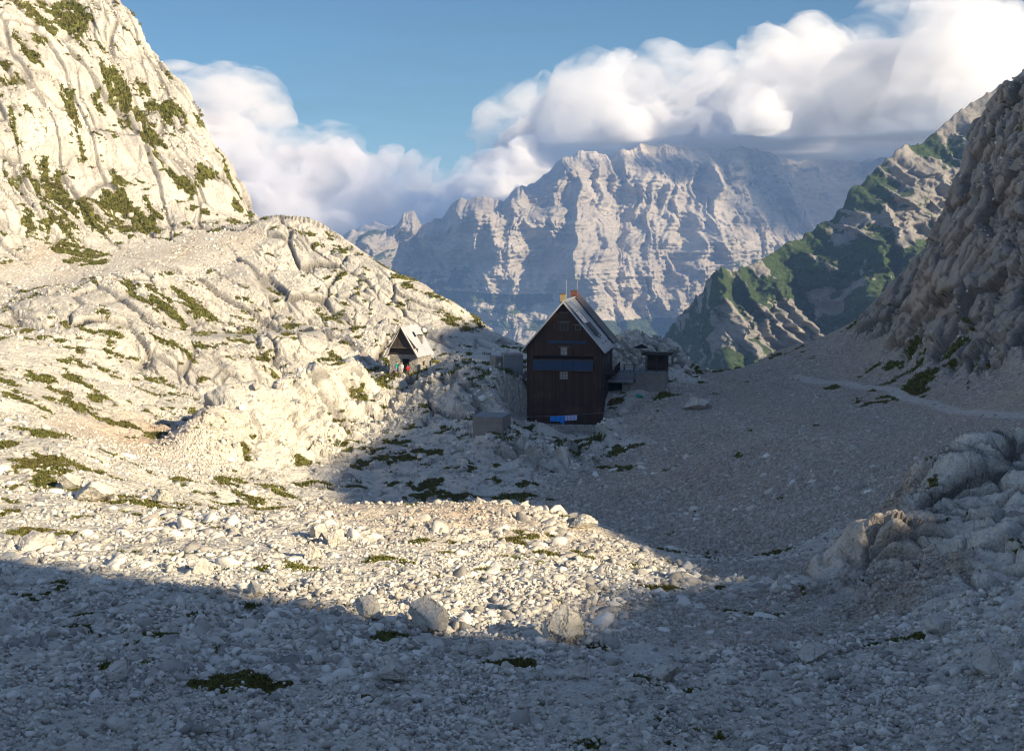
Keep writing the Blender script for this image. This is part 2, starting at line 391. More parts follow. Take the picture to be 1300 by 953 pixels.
# trail
TRAIL = [(1010,478,176),(1040,483,168),(1080,486,161),(1110,487,155),(1130,491,151),(1150,500,146),(1180,511,139),(1220,523,129),(1260,527,122),(1300,529,117),(1380,535,108),
         ]
PATH2 = [(1060,720,78),(1050,745,70),(1075,765,61),(1040,780,57),(930,800,52),(800,830,45),(700,870,38)]
PATH3 = [(330,505,178),(290,530,158),(240,560,142),(215,600,128)]
def polyd(P, pts):
    pts = np.array([at(*p) for p in pts]); d = np.full(len(P), 1e9)
    for a, b in zip(pts[:-1], pts[1:]):
        ab = (b - a)[:2]; t = np.clip(((P[:, :2] - a[:2]) @ ab) / (ab @ ab), 0, 1)
        q = a[None, :2] + t[:, None] * ab[None]
        d = np.minimum(d, np.sqrt(((P[:, :2] - q) ** 2).sum(1)))
    return d
path = np.maximum(1 - sstep(.4, 1.0, polyd(P, TRAIL) + .3 * nn), .8 * (1 - sstep(.5, 1.6, polyd(P, PATH2) + .4 * nn)))
path = np.maximum(path, .6 * (1 - sstep(.5, 1.3, polyd(P, PATH3) + .4 * nn)))
grass *= 1 - path
warm = np.clip(blobs(P, [(1140,700,68,3.0,.75),(1110,720,68,2.0,.6),(1290,600,80,2,.6),(600,660,90,10,.8),(450,665,92,8,.7),(180,560,136,6,1.),(200,545,146,5,1.),(1180,420,165,8,.6),(1280,500,125,6,.7)]), 0, 1)
ochre = warm
crack = np.clip(np.maximum(np.maximum(c1 * .9, c2 * .55 * calm) * slab, np.maximum(np.maximum(cA, .8 * cB) * cliff, np.maximum(c1, .7 * c2) * crag)), 0, 1)
crack = np.maximum(crack, .6 * c3 * rub * sstep(60, 90, dist) * sstep(-.1, .3, gn)); crack = np.maximum(crack, rug * c1 * .8)
sn = NZ.perlin(PF_ * np.array([1, .06, .5]) / 1.3) * .6 + NZ2.perlin(PF_ * np.array([1, .08, .5]) / .5) * .4 + .5 * NZ2.perlin(P / 13.0)
stain = sstep(.12, .55, sn) * np.clip(slab + cliff * .8, 0, 1)
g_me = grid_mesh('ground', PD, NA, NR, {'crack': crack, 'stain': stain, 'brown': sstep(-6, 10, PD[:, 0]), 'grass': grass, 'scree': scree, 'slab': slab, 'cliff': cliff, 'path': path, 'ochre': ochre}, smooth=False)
PDg = PD.reshape(NA, NR, 3)
from mathutils.bvhtree import BVHTree
def ground_z(x, y):
    """height of the finished ground at x,y (nearest vertex columns)"""
    a = math.atan2(x, y); i = int(np.clip(np.searchsorted(az, a), 1, NA - 1))
    c = PDg[i]; j = int(np.argmin((c[:, 0] - x) ** 2 + (c[:, 1] - y) ** 2))
    return float(c[j, 2])
# ------------------------------------------------------------------ node material helpers
class NT:
    def __init__(self, name, world=None):
        if world is None:
            self.m = bpy.data.materials.new(name); self.m.use_nodes = True; self.t = self.m.node_tree
            self.b = self.t.nodes['Principled BSDF']; self.out = self.t.nodes['Material Output']
            self.b.inputs['Roughness'].default_value = .95
            self.b.inputs['Specular IOR Level'].default_value = .15
        else:
            self.t = world.node_tree
    def n(self, typ, **kw):
        x = self.t.nodes.new(typ)
        for k, v in kw.items(): setattr(x, k, v)
        return x
    def l(self, a, b): self.t.links.new(a, b)
    def s(self, sock, v):
        if hasattr(v, 'is_linked') or isinstance(v, bpy.types.NodeSocket): self.l(v, sock)
        else: sock.default_value = v
    def co(self, scale=(1, 1, 1), rot=(0, 0, 0), kind='Object'):
        tc = self.n('ShaderNodeTexCoord'); mp = self.n('ShaderNodeMapping')
        mp.inputs['Scale'].default_value = scale; mp.inputs['Rotation'].default_value = rot
        self.l(tc.outputs[kind], mp.inputs[0]); return mp.outputs[0]
    def noise(self, co, scale, detail=6, rough=.6, lac=2.1, dist=0, typ='FBM'):
        x = self.n('ShaderNodeTexNoise'); self.l(co, x.inputs['Vector'])
        x.noise_type = typ
        x.inputs['Scale'].default_value = scale; x.inputs['Detail'].default_value = detail
        x.inputs['Roughness'].default_value = rough; x.inputs['Lacunarity'].default_value = lac; x.inputs['Distortion'].default_value = dist
        return x.outputs['Fac']
    def vor(self, co, scale, feature='F1', out='Distance', rnd=1.0):
        x = self.n('ShaderNodeTexVoronoi', feature=feature); self.l(co, x.inputs['Vector']); x.inputs['Scale'].default_value = scale
        x.inputs['Randomness'].default_value = rnd
        return x.outputs[out]
    def ramp(self, v, pts):
        x = self.n('ShaderNodeValToRGB'); e = x.color_ramp.elements
        while len(e) < len(pts): e.new(.5)
        for el_, (p, c) in zip(e, pts):
            el_.position = p; el_.color = (*c, 1) if len(c) == 3 else c
        self.l(v, x.inputs[0]); return x.outputs[0]
    def rng(self, v, a, b, c=0., d=1.):
        x = self.n('ShaderNodeMapRange'); self.s(x.inputs[0], v)
        for i, q in zip((1, 2, 3, 4), (a, b, c, d)): x.inputs[i].default_value = q
        return x.outputs[0]
    def math(self, op, a, b=0.):
        x = self.n('ShaderNodeMath', operation=op); self.s(x.inputs[0], a); self.s(x.inputs[1], b); return x.outputs[0]
    def mix(self, f, a, b, mode='MIX'):
        x = self.n('ShaderNodeMix', data_type='RGBA', blend_type=mode)
        self.s(x.inputs[0], f)
        for i, v in ((6, a), (7, b)):
            if isinstance(v, tuple) and len(v) == 3: v = (*v, 1)
            self.s(x.inputs[i], v)
        return x.outputs[2]
    def attr(self, name):
        x = self.n('ShaderNodeAttribute'); x.attribute_name = name; return x.outputs['Fac']
    def bump(self, h, strength=.5, dist=.1, prev=None):
        x = self.n('ShaderNodeBump'); self.l(h, x.inputs['Height'])
        x.inputs['Strength'].default_value = strength; x.inputs['Distance'].default_value = dist
        if prev is not None: self.l(prev, x.inputs['Normal'])
        return x.outputs[0]
    def fin(self, col=None, normal=None, rough=None, metal=None):
        if col is not None:
            if isinstance(col, tuple): col = (*col, 1) if len(col) == 3 else col
            self.s(self.b.inputs['Base Color'], col)
        if normal is not None: self.l(normal, self.b.inputs['Normal'])
        if rough is not None: self.s(self.b.inputs['Roughness'], rough)
        if metal is not None: self.s(self.b.inputs['Metallic'], metal)
        return self.m

def rock_colour(k, co, s=1.0):
    """limestone: pale, with grey weathering, streaks and specks"""
    n1 = k.noise(co, .12 * s, 5, .6); n2 = k.noise(co, 1.4 * s, 6, .65); n3 = k.noise(co, 9 * s, 4, .7)
    c = k.ramp(n1, [(.32, (.38, .35, .30)), (.5, (.52, .48, .405)), (.68, (.60, .555, .465))])
    c = k.mix(k.rng(n2, .50, .70, 0, .50), c, (.235, .222, .205))
    c = k.mix(k.rng(n2, .30, .44, .45, 0), c, (.68, .645, .565))
    c = k.mix(k.rng(n3, .52, .75, 0, .45), c, (.20, .19, .175))
    return c, n2, n3

def ground_material():
    k = NT('limestone_ground'); co = k.co()
    c, n2, n3 = rock_colour(k, co)
    # dark water streaks and joints that run down the slabs
    slabm = k.attr('slab')
    c = k.mix(k.math('MULTIPLY', k.attr('stain'), k.rng(n3, .3, .6, .25, .62)), c, (.235, .23, .215))
    crk = k.math('MULTIPLY', k.attr('crack'), k.rng(n3, .3, .6, .55, 1.0))
    c = k.mix(k.math('MULTIPLY', k.rng(slabm, .3, .0, 0, 1), .35), c, (.64, .60, .50))
    # scree
    sv = k.vor(co, 3.2, 'F1', 'Color'); sg = k.n('ShaderNodeSeparateColor'); k.l(sv, sg.inputs[0])
    sv2 = k.vor(co, 7.5, 'F1', 'Color'); sg2 = k.n('ShaderNodeSeparateColor'); k.l(sv2, sg2.inputs[0])
    mixv = k.math('ADD', k.math('MULTIPLY', sg.outputs[0], .5), k.math('MULTIPLY', sg2.outputs[0], .5))
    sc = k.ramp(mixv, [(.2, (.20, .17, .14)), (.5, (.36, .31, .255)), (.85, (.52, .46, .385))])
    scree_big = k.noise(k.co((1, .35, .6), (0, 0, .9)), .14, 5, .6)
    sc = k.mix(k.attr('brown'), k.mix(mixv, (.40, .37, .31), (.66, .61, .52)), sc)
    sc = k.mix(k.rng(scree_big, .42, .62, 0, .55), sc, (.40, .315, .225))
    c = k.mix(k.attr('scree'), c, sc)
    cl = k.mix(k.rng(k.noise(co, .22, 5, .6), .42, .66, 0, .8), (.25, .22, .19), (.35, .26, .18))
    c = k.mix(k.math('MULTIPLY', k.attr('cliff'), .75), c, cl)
    oc = k.mix(k.rng(k.noise(co, .5, 5, .6), .4, .6), (.45, .33, .21), (.58, .44, .31))
    c = k.mix(k.math('MULTIPLY', k.attr('ochre'), .8), c, oc)
    c = k.mix(k.math('MULTIPLY', crk, .80), c, (.10, .095, .09))
    c = k.mix(k.math('MULTIPLY', k.attr('path'), k.rng(n2, .35, .6, .3, .85)), c, k.mix(k.noise(co, 3, 4), (.50, .46, .40), (.60, .56, .50)))
    g = k.attr('grass'); gn = k.noise(co, 2.6, 6, .75)
    gm = k.rng(k.math('ADD', g, k.math('MULTIPLY', k.math('SUBTRACT', gn, .5), 1.3)), .42, .58)
    gcol = k.ramp(k.noise(co, 1.1, 5, .7), [(.3, (.045, .056, .013)), (.5, (.115, .120, .028)), (.7, (.21, .195, .06))])
    gcol = k.mix(k.rng(k.noise(co, .06, 3), .45, .6, 0, .5), gcol, (.12, .095, .032))
    c = k.mix(gm, c, gcol)
    b1 = k.bump(n3, .7, .06); b2 = k.bump(n2, .8, .35, b1)
    b3 = k.bump(k.math('ADD', k.vor(co, 5.5), k.math('MULTIPLY', k.vor(co, 2.2), 1.6)), .8, .10, b2)
    b4 = k.bump(k.math('MULTIPLY', crk, -1.0), .8, .25, b3)
    return k.fin(c, b4)
M_GROUND = ground_material()
g_me.materials.clear()
ground = tag(link('ground', g_me, M_GROUND), kind='structure')

def rubble_material():
    k = NT('limestone_rubble'); co = k.co()
    c, n2, n3 = rock_colour(k, co)
    a = k.attr('tint')
    c = k.mix(k.rng(a, 0, .40, .70, 0), c, (.15, .145, .135), 'MIX')
    c = k.mix(k.rng(a, .5, 1, 0, .8), c, (.76, .72, .63))
    c = k.mix(k.attr('warm'), c, (.33, .28, .225))
    b1 = k.bump(n3, .6, .05); b2 = k.bump(k.noise(co, 4, 6, .65), .6, .12, b1)
    return k.fin(c, b2)
M_RUB = rubble_material()

# ------------------------------------------------------------------ what the camera sees of the ground: pixel of each vertex
GPX, GPY = proj(PD)
_el = (PD[:, 2] / PD[:, 1]).reshape(NA, NR)
SEEN = (_el >= np.maximum.accumulate(_el, axis=1) - .0015).ravel()
def hit(px, py, tol=2.0):
    """world point of the nearest ground that appears at pixel px,py"""
    m = np.where((np.abs(GPX - px) < tol) & (np.abs(GPY - py) < tol) & SEEN)[0]
    if len(m) == 0:
        return hit(px, py, tol * 2)
    return PD[m[np.argmin(PD[m, 1])]]
visg = (PD[:, 1] > 0) & (GPX > -60) & (GPX < 1360) & (GPY < 1000) & (GPY > -40)

# ------------------------------------------------------------------ rocks
def rock_proto(sub, seed, ncut=15):
    bm = bmesh.new(); bmesh.ops.create_icosphere(bm, subdivisions=sub, radius=1.0)
    v = np.array([x.co[:] for x in bm.verts]); f = np.array([[x.index for x in p.verts] for p in bm.faces]); bm.free()
    r = RS(seed)
    for i in range(ncut):
        n = r.normal(size=3); n /= np.linalg.norm(n); d = r.uniform(.42, .74)
        over = np.maximum(v @ n - d, 0); v = v - over[:, None] * n
    v *= np.array([1, r.uniform(.65, 1.0), r.uniform(.5, .85)])
    if sub > 1: v += r.normal(size=v.shape) * .012
    return v, f

def rot_mats(r, n, tilt=.5):
    a = r.uniform(0, 2 * np.pi, n); b = r.normal(0, tilt, n); c = r.normal(0, tilt, n)
    ca, sa, cb, sb, cc, sc_ = np.cos(a), np.sin(a), np.cos(b), np.sin(b), np.cos(c), np.sin(c)
    Z = np.zeros(n); O = np.ones(n)
    Rz = np.array([[ca, -sa, Z], [sa, ca, Z], [Z, Z, O]]).transpose(2, 0, 1)
    Rx = np.array([[O, Z, Z], [Z, cb, -sb], [Z, sb, cb]]).transpose(2, 0, 1)
    Ry = np.array([[cc, Z, sc_], [Z, O, Z], [-sc_, Z, cc]]).transpose(2, 0, 1)
    return Rz @ Rx @ Ry

def scatter(name, pos, size, seed, sub, warm=None):
    r = RS(seed); n = len(pos); protos = [rock_proto(sub, seed * 31 + i) for i in range(14)]
    Vs, Fs, T, Wm = [], [], [], []; off = 0
    which = r.randint(0, 14, n); R = rot_mats(r, n); tint = r.rand(n)
    for k in range(14):
        s = np.where(which == k)[0]
        if len(s) == 0: continue
        v, f = protos[k]
        w = np.einsum('nij,vj->nvi', R[s], v) * size[s][:, None, None] + pos[s][:, None, :]
        Vs.append(w.reshape(-1, 3)); Fs.append((f[None] + off + (np.arange(len(s)) * len(v))[:, None, None]).reshape(-1, 3))
        T.append(np.repeat(tint[s], len(v))); Wm.append(np.repeat(warm[s] if warm is not None else np.zeros(len(s)), len(v)))
        off += len(s) * len(v)
    me = raw_mesh(name, np.concatenate(Vs), np.concatenate(Fs), {'tint': np.concatenate(T), 'warm': np.concatenate(Wm)}, smooth=False)
    return tag(link(name, me, M_RUB), kind='stuff')

rs = RS(3)
PXM = F * 1024 / 1300                      # pixels of the 1024 render per unit slope
def pick(weight, count):
    w = np.where(visg, weight * np.where(SEEN, 1.0, .25), 0).astype(np.float64); w /= w.sum()
    return rs.choice(len(PD), count, p=w)
mpp = PD[:, 1] / PXM                        # metres per pixel at each vertex
clump = sstep(-.25, .45, NZ.perlin(PD / 3.5) + .5 * NZ2.perlin(PD / 1.2))
clump2 = sstep(-.2, .4, NZ.perlin(PD / 14.0))
nograss = 1 - .85 * grass
Wr = rub * (1 - .9 * crag) * nograss * (1 - path) * (1 - .9 * pad) * (.25 + clump) * (1 - .55 * ochre)
scale_k = 1300 / 953 * 1.0
# fine rubble
N1 = int(62000 * QR)
i = pick(Wr * (.35 + .65 * near), N1)
sz = mpp[i] * np.exp(rs.normal(math.log(1.75), .45, N1)) * (1 + .8 * sstep(75, 45, PD[i, 1]) + .25 * near[i]); sz = np.clip(sz, .05, .55)
pos = PD[i] + rs.normal(size=(N1, 3)) * .04 + N[i] * (sz * .1)[:, None]
scatter('rubble', pos, sz, 7, 1, .6 * ochre[i])
# larger rubble
N2 = int(8000 * QR)
i = pick((Wr * (.25 + .75 * near) * clump + .10 * scree * (1 - path) * sstep(540, 690, GPY)) * clump2, N2)
sz = mpp[i] * np.exp(rs.normal(math.log(3.8), .5, N2)) * (1 + .6 * near[i]); sz = np.clip(sz, .12, .95)
pos = PD[i] - N[i] * (sz * .15)[:, None]
scatter('boulder_rubble', pos, sz, 8, 2, .5 * ochre[i])
# scree stones
N3 = int(48000 * QR)
i = pick(scree * (1 - path * .9) * (1 - grass) * (.3 + clump * .6 + .8 * sstep(400, 640, GPY)), N3)
sz = mpp[i] * np.exp(rs.normal(math.log(1.35), .45, N3)) * (.7 + .9 * sstep(480, 700, GPY[i])); sz = np.clip(sz, .06, .5)
pos = PD[i] + N[i] * (sz * .05)[:, None]
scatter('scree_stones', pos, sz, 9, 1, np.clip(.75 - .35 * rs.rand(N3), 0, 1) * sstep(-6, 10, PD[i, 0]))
# loose blocks on slabs, ledges and bench
N4 = int(9000 * QR)
i = pick((slab * .22 + cliff * .10) * upz ** 2 * clump2 * nograss, N4)
sz = mpp[i] * np.exp(rs.normal(math.log(1.3), .45, N4))
scatter('ledge_stones', PD[i], sz, 10, 1)

# ------------------------------------------------------------------ grass tufts
def tufts(name, idx, size, seed, nb=9):
    r = RS(seed); n = len(idx); B = n * nb
    c = np.repeat(PD[idx], nb, 0); s = np.repeat(size, nb)
    a = r.uniform(0, 2 * np.pi, B); rad = np.sqrt(r.rand(B)) * s * .9
    base = c + np.stack([np.cos(a) * rad, np.sin(a) * rad, -s * .15], 1)
    t = r.uniform(0, 2 * np.pi, B); lean = np.stack([np.cos(t), np.sin(t), np.zeros(B)], 1) * (s * r.uniform(.2, .9, B))[:, None]
    h = s * r.uniform(.5, 1.2, B); wd = s * r.uniform(.12, .26, B)
    side = np.stack([-np.sin(t), np.cos(t), np.zeros(B)], 1) * wd[:, None]
    top = base + lean + np.array([0, 0, 1])[None] * h[:, None]
    mid = base + lean * .35 + np.array([0, 0, 1])[None] * (h * .65)[:, None]
    V = np.stack([base - side, base + side, mid + side * .8, top, mid - side * .8], 1).reshape(-1, 3)
    q = (np.arange(B) * 5)[:, None] + np.arange(5)[None]
    me = raw_mesh(name, V, q, {'tint': np.repeat(r.rand(B), 5)}, smooth=False)
    k = NT('grass_blades'); tt = k.attr('tint'); nn_ = k.noise(k.co(), .25, 4)
    c1 = k.ramp(tt, [(0, (.050, .062, .014)), (.5, (.125, .132, .030)), (1, (.23, .21, .07))])
    c1 = k.mix(k.rng(nn_, .48, .62, 0, .5), c1, (.13, .10, .038))
    m = k.fin(c1)
    return tag(link(name, me, m), kind='stuff')
NG = int(26000 * QR)
i = pick(np.where(grass > .55, 1.0, 0) * (1 - path), NG)
tufts('grass', i, np.clip(mpp[i] * rs.uniform(1.2, 2.6, NG) * (1 + .25 * near[i]), .04, .5), 21)

# ------------------------------------------------------------------ sun
SUN_AZ, SUN_EL = math.radians(132), math.radians(22.5)
SH = np.array([math.sin(SUN_AZ), math.cos(SUN_AZ)]); SPp = np.array([-SH[1], SH[0]]); TE = math.tan(SUN_EL)
def uv(P):
    P = np.atleast_2d(P); a = P[:, :2] @ SH; return P[:, :2] @ SPp, P[:, 2] - a * TE
sd = Vector((SH[0] * math.cos(SUN_EL), SH[1] * math.cos(SUN_EL), math.sin(SUN_EL)))
l = bpy.data.lights.new('sun', 'SUN'); l.energy = 5.0; l.angle = math.radians(.5); l.color = (1.0, .84, .60)
sun = link('sun', l); sun.rotation_euler = sd.to_track_quat('Z', 'Y').to_euler()

# ------------------------------------------------------------------ off to the right: the mountain shoulders whose shadow lies over the hollow
EDGE = [(-60,672),(0,688),(60,703),(130,718),(200,738),(270,756),(340,776),(400,788),(470,797),(560,802),(640,800),(700,782),(760,745),(830,738),(880,728),
        (384,634),(400,600),(430,579),(463,561),(488,543),(509,526),(514,508),(524,495),(543,478),(563,465),(585,455)]
EP = np.array([hit(*e) for e in EDGE]); eu, ev = uv(EP)
nE = 15
uL = eu[:9].mean()
ug = np.concatenate([[-200, -60, 0, uL - 6], uL - 1.2 + .3 * np.arange(9), eu[9:nE], [66.2, 67.2, 69, 71, 72.5, 77, 80.5], eu[nE:], [126.5, 129.5]])
vtop = ev[0]
vg = np.concatenate([[vtop + 30, vtop + 26, vtop + 16, vtop + 3], ev[:nE], [.6, 1.8, 2.4, 3.8, 6.0, 11.0, 14.0], ev[nE:], [35.0, 35.5]])
H4 = np.array([hit(*e) for e in [(602,404),(570,412),(545,425)]]); hu, hv = uv(H4)
keep = ug < hu.min() - 1
ug, vg = ug[keep], vg[keep]
o = np.argsort(hu)
ug = np.concatenate([ug, hu[o], [hu.max() + 12, hu.max() + 60, hu.max() + 160]]); vg = np.concatenate([vg, hv[o], [hv.max() - 6, hv.max() - 14, hv.max() - 40]])
o = np.argsort(ug, kind='stable'); ug, vg = ug[o], vg[o]
def Vof(u): return np.interp(u, ug, vg)
nu_, nv_ = 900, 61
uu = np.linspace(-200, 345, nu_); L = 205.0
prof = np.linspace(-1, 1, nv_)                     # -1 = foot towards the hollow, +1 = far foot
crest = Vof(uu) + L * TE
crest = np.convolve(np.pad(crest, 1, mode='edge'), [.2, .6, .2], 'valid')
jag = NZ.perlin(np.stack([uu / 2.2, uu * 0, uu * 0], 1)) * .55 + NZ2.perlin(np.stack([uu / .8, uu * 0 + 3, uu * 0], 1)) * .25
crest = crest + jag
V = np.empty((nu_, nv_, 3))
zb = -25.0
for j, q in enumerate(prof):
    hgt = crest * (1 - abs(q)) + zb * abs(q)
    al = L + q * (95 if q < 0 else 160)
    V[:, j, 0] = SH[0] * al + SPp[0] * uu; V[:, j, 1] = SH[1] * al + SPp[1] * uu; V[:, j, 2] = hgt
nz_ = fbm(V.reshape(-1, 3), 24, 4).reshape(nu_, nv_)
V[..., 2] += np.minimum(nz_, .2) * 5 * sstep(0, .25, np.abs(prof))[None]
me = grid_mesh('mountain_shoulder', V.reshape(-1, 3), nu_, nv_)
k = NT('shoulder_rock'); c, n2, n3 = rock_colour(k, k.co()); ms = k.fin(c, k.bump(n2, .7, .4))
tag(link('mountain_shoulder', me, ms), kind='structure')

# ------------------------------------------------------------------ camera
cam = bpy.data.cameras.new('camera'); camo = link('camera', cam); SC.camera = camo
cam.sensor_width = 36; cam.lens = F / 1300 * 36; cam.clip_start = .5; cam.clip_end = 90000
camo.rotation_euler = (math.radians(90) - PITCH, 0, 0)
# ------------------------------------------------------------------ world
SKY_N = (.40, .48, .47); SKY_FILL = (1.85, 1.52, 1.34)
w_ = bpy.data.worlds.new('World'); SC.world = w_; w_.use_nodes = True
k = NT('', w_); bg = w_.node_tree.nodes['Background']
sky = k.n('ShaderNodeTexSky', sky_type='NISHITA'); sky.sun_disc = False
sky.sun_elevation = SUN_EL; sky.sun_rotation = SUN_AZ; sky.altitude = 2100; sky.air_density = 1.0; sky.dust_density = .3; sky.ozone_density = 4.0
# a few thin veils of cirrus
tc = k.n('ShaderNodeTexCoord'); mp = k.n('ShaderNodeMapping'); mp.inputs['Scale'].default_value = (2.2, 2.2, 16); mp.inputs['Rotation'].default_value = (0.0, .10, .2)
k.l(tc.outputs['Generated'], mp.inputs[0])
ci = k.noise(mp.outputs[0], 1.6, 7, .62, dist=.5)
veil = k.rng(ci, .48, .80, 0, .28)
colr = k.mix(veil, sky.outputs[0], (2.2, 2.5, 2.8))
# sky darkened ahead, brightened and warmed behind the camera as added fill light
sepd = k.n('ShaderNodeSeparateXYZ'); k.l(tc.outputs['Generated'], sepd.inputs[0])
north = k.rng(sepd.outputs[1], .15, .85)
colr = k.mix(1.0, colr, k.mix(north, SKY_FILL, SKY_N), 'MULTIPLY')
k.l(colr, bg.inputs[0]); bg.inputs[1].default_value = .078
SC.view_settings.view_transform = 'Standard'; SC.view_settings.look = 'None'; SC.view_settings.exposure = 1.1; SC.view_settings.gamma = 1
SC.cycles.use_denoising = True; SC.cycles.use_adaptive_sampling = True; SC.cycles.adaptive_threshold = .01
SC.cycles.max_bounces = 8; SC.cycles.diffuse_bounces = 3; SC.cycles.volume_bounces = 10; SC.cycles.filter_width = 1.15; SC.cycles.transparent_max_bounces = 8
SC.cycles.caustics_reflective = False; SC.cycles.caustics_refractive = False
# ------------------------------------------------------------------ far valley floor to the horizon
bm = bmesh.new()
for s in range(1):
    vs = [bm.verts.new(v) for v in ((-60000, 350, -760), (60000, 350, -760), (60000, 80000, -760), (-60000, 80000, -760))]
    bm.faces.new(vs)
me = bpy.data.meshes.new('valley_floor'); bm.to_mesh(me); bm.free()
k = NT('valley_forest'); co = k.co()
k.fin(k.mix(k.noise(co, .004, 6), (.03, .05, .02), (.09, .10, .05)))
tag(link('valley_floor', me, k.m), kind='structure')
EXT = [(-60000, 350, -760)]

def curtain(name, cols, zbase, nu, nv, D0f, slope, detail, mat, back=900, wcol=None, pxr=None):
    """a mountain flank: cols = (px, py) of its crest, D0f(px) = distance of the crest,
    front falls towards the viewer with the given slope and a back side falls away behind it"""
    cols = np.array(cols, float)
    px = np.linspace(pxr[0], pxr[1], nu)
    py = np.interp(px, cols[:, 0], cols[:, 1])
    Dc = np.array([D0f(p) for p in px])
    C = np.array([at(a, b, d) for a, b, d in zip(px, py, Dc)])
    nb = max(6, nv // 14)
    t = np.concatenate([np.linspace(0, 1, nv), 1 + np.linspace(0, 1, nb + 1)[1:]])
    V = np.empty((nu, len(t), 3)); base = C.copy()
    for j, q in enumerate(t):
        if q <= 1:
            z = zbase + (C[:, 2] - zbase) * q
            run = (C[:, 2] - z) / slope
            s = (C[:, 1] - run) / C[:, 1]
            V[:, j, 0] = C[:, 0] * (1 - (1 - s) * .6); V[:, j, 1] = C[:, 1] - run; V[:, j, 2] = z
        else:
            q -= 1
            V[:, j, 0] = C[:, 0] * (1 + q * back / C[:, 1]); V[:, j, 1] = C[:, 1] + back * q; V[:, j, 2] = C[:, 2] * (1 - q) + zbase * q
    tt = np.broadcast_to(t[None], (nu, len(t)))
    P = V.reshape(-1, 3).copy()
    D, at_ = detail(P, tt.ravel())
    P = P + D
    me = grid_mesh(name, P, nu, len(t), at_)
    return tag(link(name, me, mat), kind='structure'), P

# ---- layered limestone range across the valley, about five kilometres off
FARC = [(360,318),(430,306),(452,300),(470,296),(485,300),(497,300),(507,291),(514,278),(527,276),(535,290),(545,292),(552,286),(562,284),(572,274),(585,264),(605,261),
        (622,256),(640,262),(655,245),(672,238),(700,222),(722,206),(738,198),(752,196),(765,206),(775,212),(790,198),(815,190),(850,190),(880,196),(910,200),(935,194),(960,196),(985,204),
        (1010,240),(1040,300),(1080,360),(1160,400)]
FARC = [(a, b - 6) for a, b in FARC]
LF = at(800, 190, 5200)[2]
def Dfar(px): return 5200 + (500 * (px - 780) / 400 if px > 780 else -230 * (780 - px) / 400)
def det_far(P, t):
    x, z = P[:, 0], P[:, 2]
    st = np.stack([x * 1.0, P[:, 1] * .25, z * .22 + x * .10], 1)
    warp = NZ.perlin(P / 420.0) * 60
    st[:, 0] += warp
    env = sstep(0, .12, 1.02 - t) * .85 + .15
    g1 = 1 - np.abs(NZ.perlin(st / 430.0)) * 2.4
    g2 = 1 - np.abs(NZ2.perlin(st / 170.0 + 4)) * 2.4
    g3 = 1 - np.abs(NZ.perlin(st / 70.0 + 9)) * 2.4
    g4 = fbm(st, 34, 3, .6, NZ2)
    ribs = 270 * g1 + 95 * g2 + 34 * g3 + 20 * g4
    # strata: nearly level on the right, dipping to the lower left on the left
    dip = .02 + .42 * sstep(-150, -1100, x)
    zz = z + dip * x * -1.0 * -1.0 + 14 * NZ.perlin(P / 300.0)
    zz = z - dip * x + 10 * NZ.perlin(P / 300.0) + 3 * NZ2.perlin(P / 60.0)
    def saw(h, o):
        f = (zz / h + o) % 1.0
        return np.where(f < .72, f / .72, (1 - f) / .28)
    led = (20 * saw(92., .3) + 11 * saw(37., .1) + 8 * saw(15., .6)) * (.5 + .9 * sstep(-.3, .3, NZ2.perlin(P / 180.0 + 50)))
    up = sstep(-330, -60, z + 60 * NZ.perlin(P / 500.0))
    rough = fbm(P, 260, 6, .55, NZ2)
    push = ribs * (.6 + .4 * up) + led * (.25 + .75 * up) + 105 * rough
    D = np.zeros_like(P)
    fr = np.where(t <= 1.0, env, .3)
    D[:, 1] = -push * fr * np.where(t <= 1, 1, .2)
    D[:, 0] = 26 * NZ.perlin(P / 90.0 + 31) * fr
    D[:, 2] = 14 * fbm(np.stack([x, x * 0, z * .3], 1), 70, 4, .6, NZ) * sstep(.5, 1, np.minimum(t, 1)) + 8 * g3 * sstep(.85, 1, np.minimum(t, 1))
    f1 = (zz / 92. + .3) % 1; f2 = (zz / 37. + .1) % 1
    ledge = np.clip(sstep(.6, .74, f1) + .5 * sstep(.6, .74, f2), 0, 1)
    veg = sstep(.25, .6, .55 * fbm(P, 320, 5, .6, NZ) + .5 * (1 - up) + .25 * ledge - .12 + .35 * sstep(.1, -.4, g1 - .6) * (1 - up) + .12 * sstep(-300, -900, x))
    talus = sstep(.2, .6, (1 - up) * .6 + .4 * NZ2.perlin(st / 160.0))
    return D, {'veg': veg, 'talus': talus, 'ledge': ledge}
def far_mat(name, vegc, c0, c1, sc):
    k = NT(name); co = k.co()
    n1 = k.noise(co, .004 * sc, 8, .68); n2 = k.noise(k.co((1, 1, 3.5)), .018 * sc, 6, .7)
    c = k.mix(k.rng(n1, .35, .65), c0, c1)
    c = k.mix(k.rng(n2, .45, .68, 0, .6), c, (.16, .15, .135))
    v = k.attr('veg'); vn = k.noise(co, .03 * sc, 7, .75)
    vm = k.rng(k.math('ADD', v, k.math('MULTIPLY', k.math('SUBTRACT', vn, .5), 2.6)), .40, .66)
    c = k.mix(vm, c, k.mix(k.rng(k.noise(co, .05 * sc, 5), .4, .6), vegc, tuple(min(1, q * 1.9) for q in vegc)))
    b = k.bump(k.noise(co, .05 * sc, 6, .7), .8, 9.0 / sc)
    b = k.bump(n2, .7, 22.0 / sc, b)
    return k.fin(c, b)
mfar = far_mat('layered_limestone', (.030, .040, .014), (.29, .25, .20), (.46, .40, .325), 1)
_, PF = curtain('far_mountain', FARC, -520, int(1000 * QF), int(520 * QF), Dfar, 1.35, det_far, mfar, 900, pxr=(352, 1165))

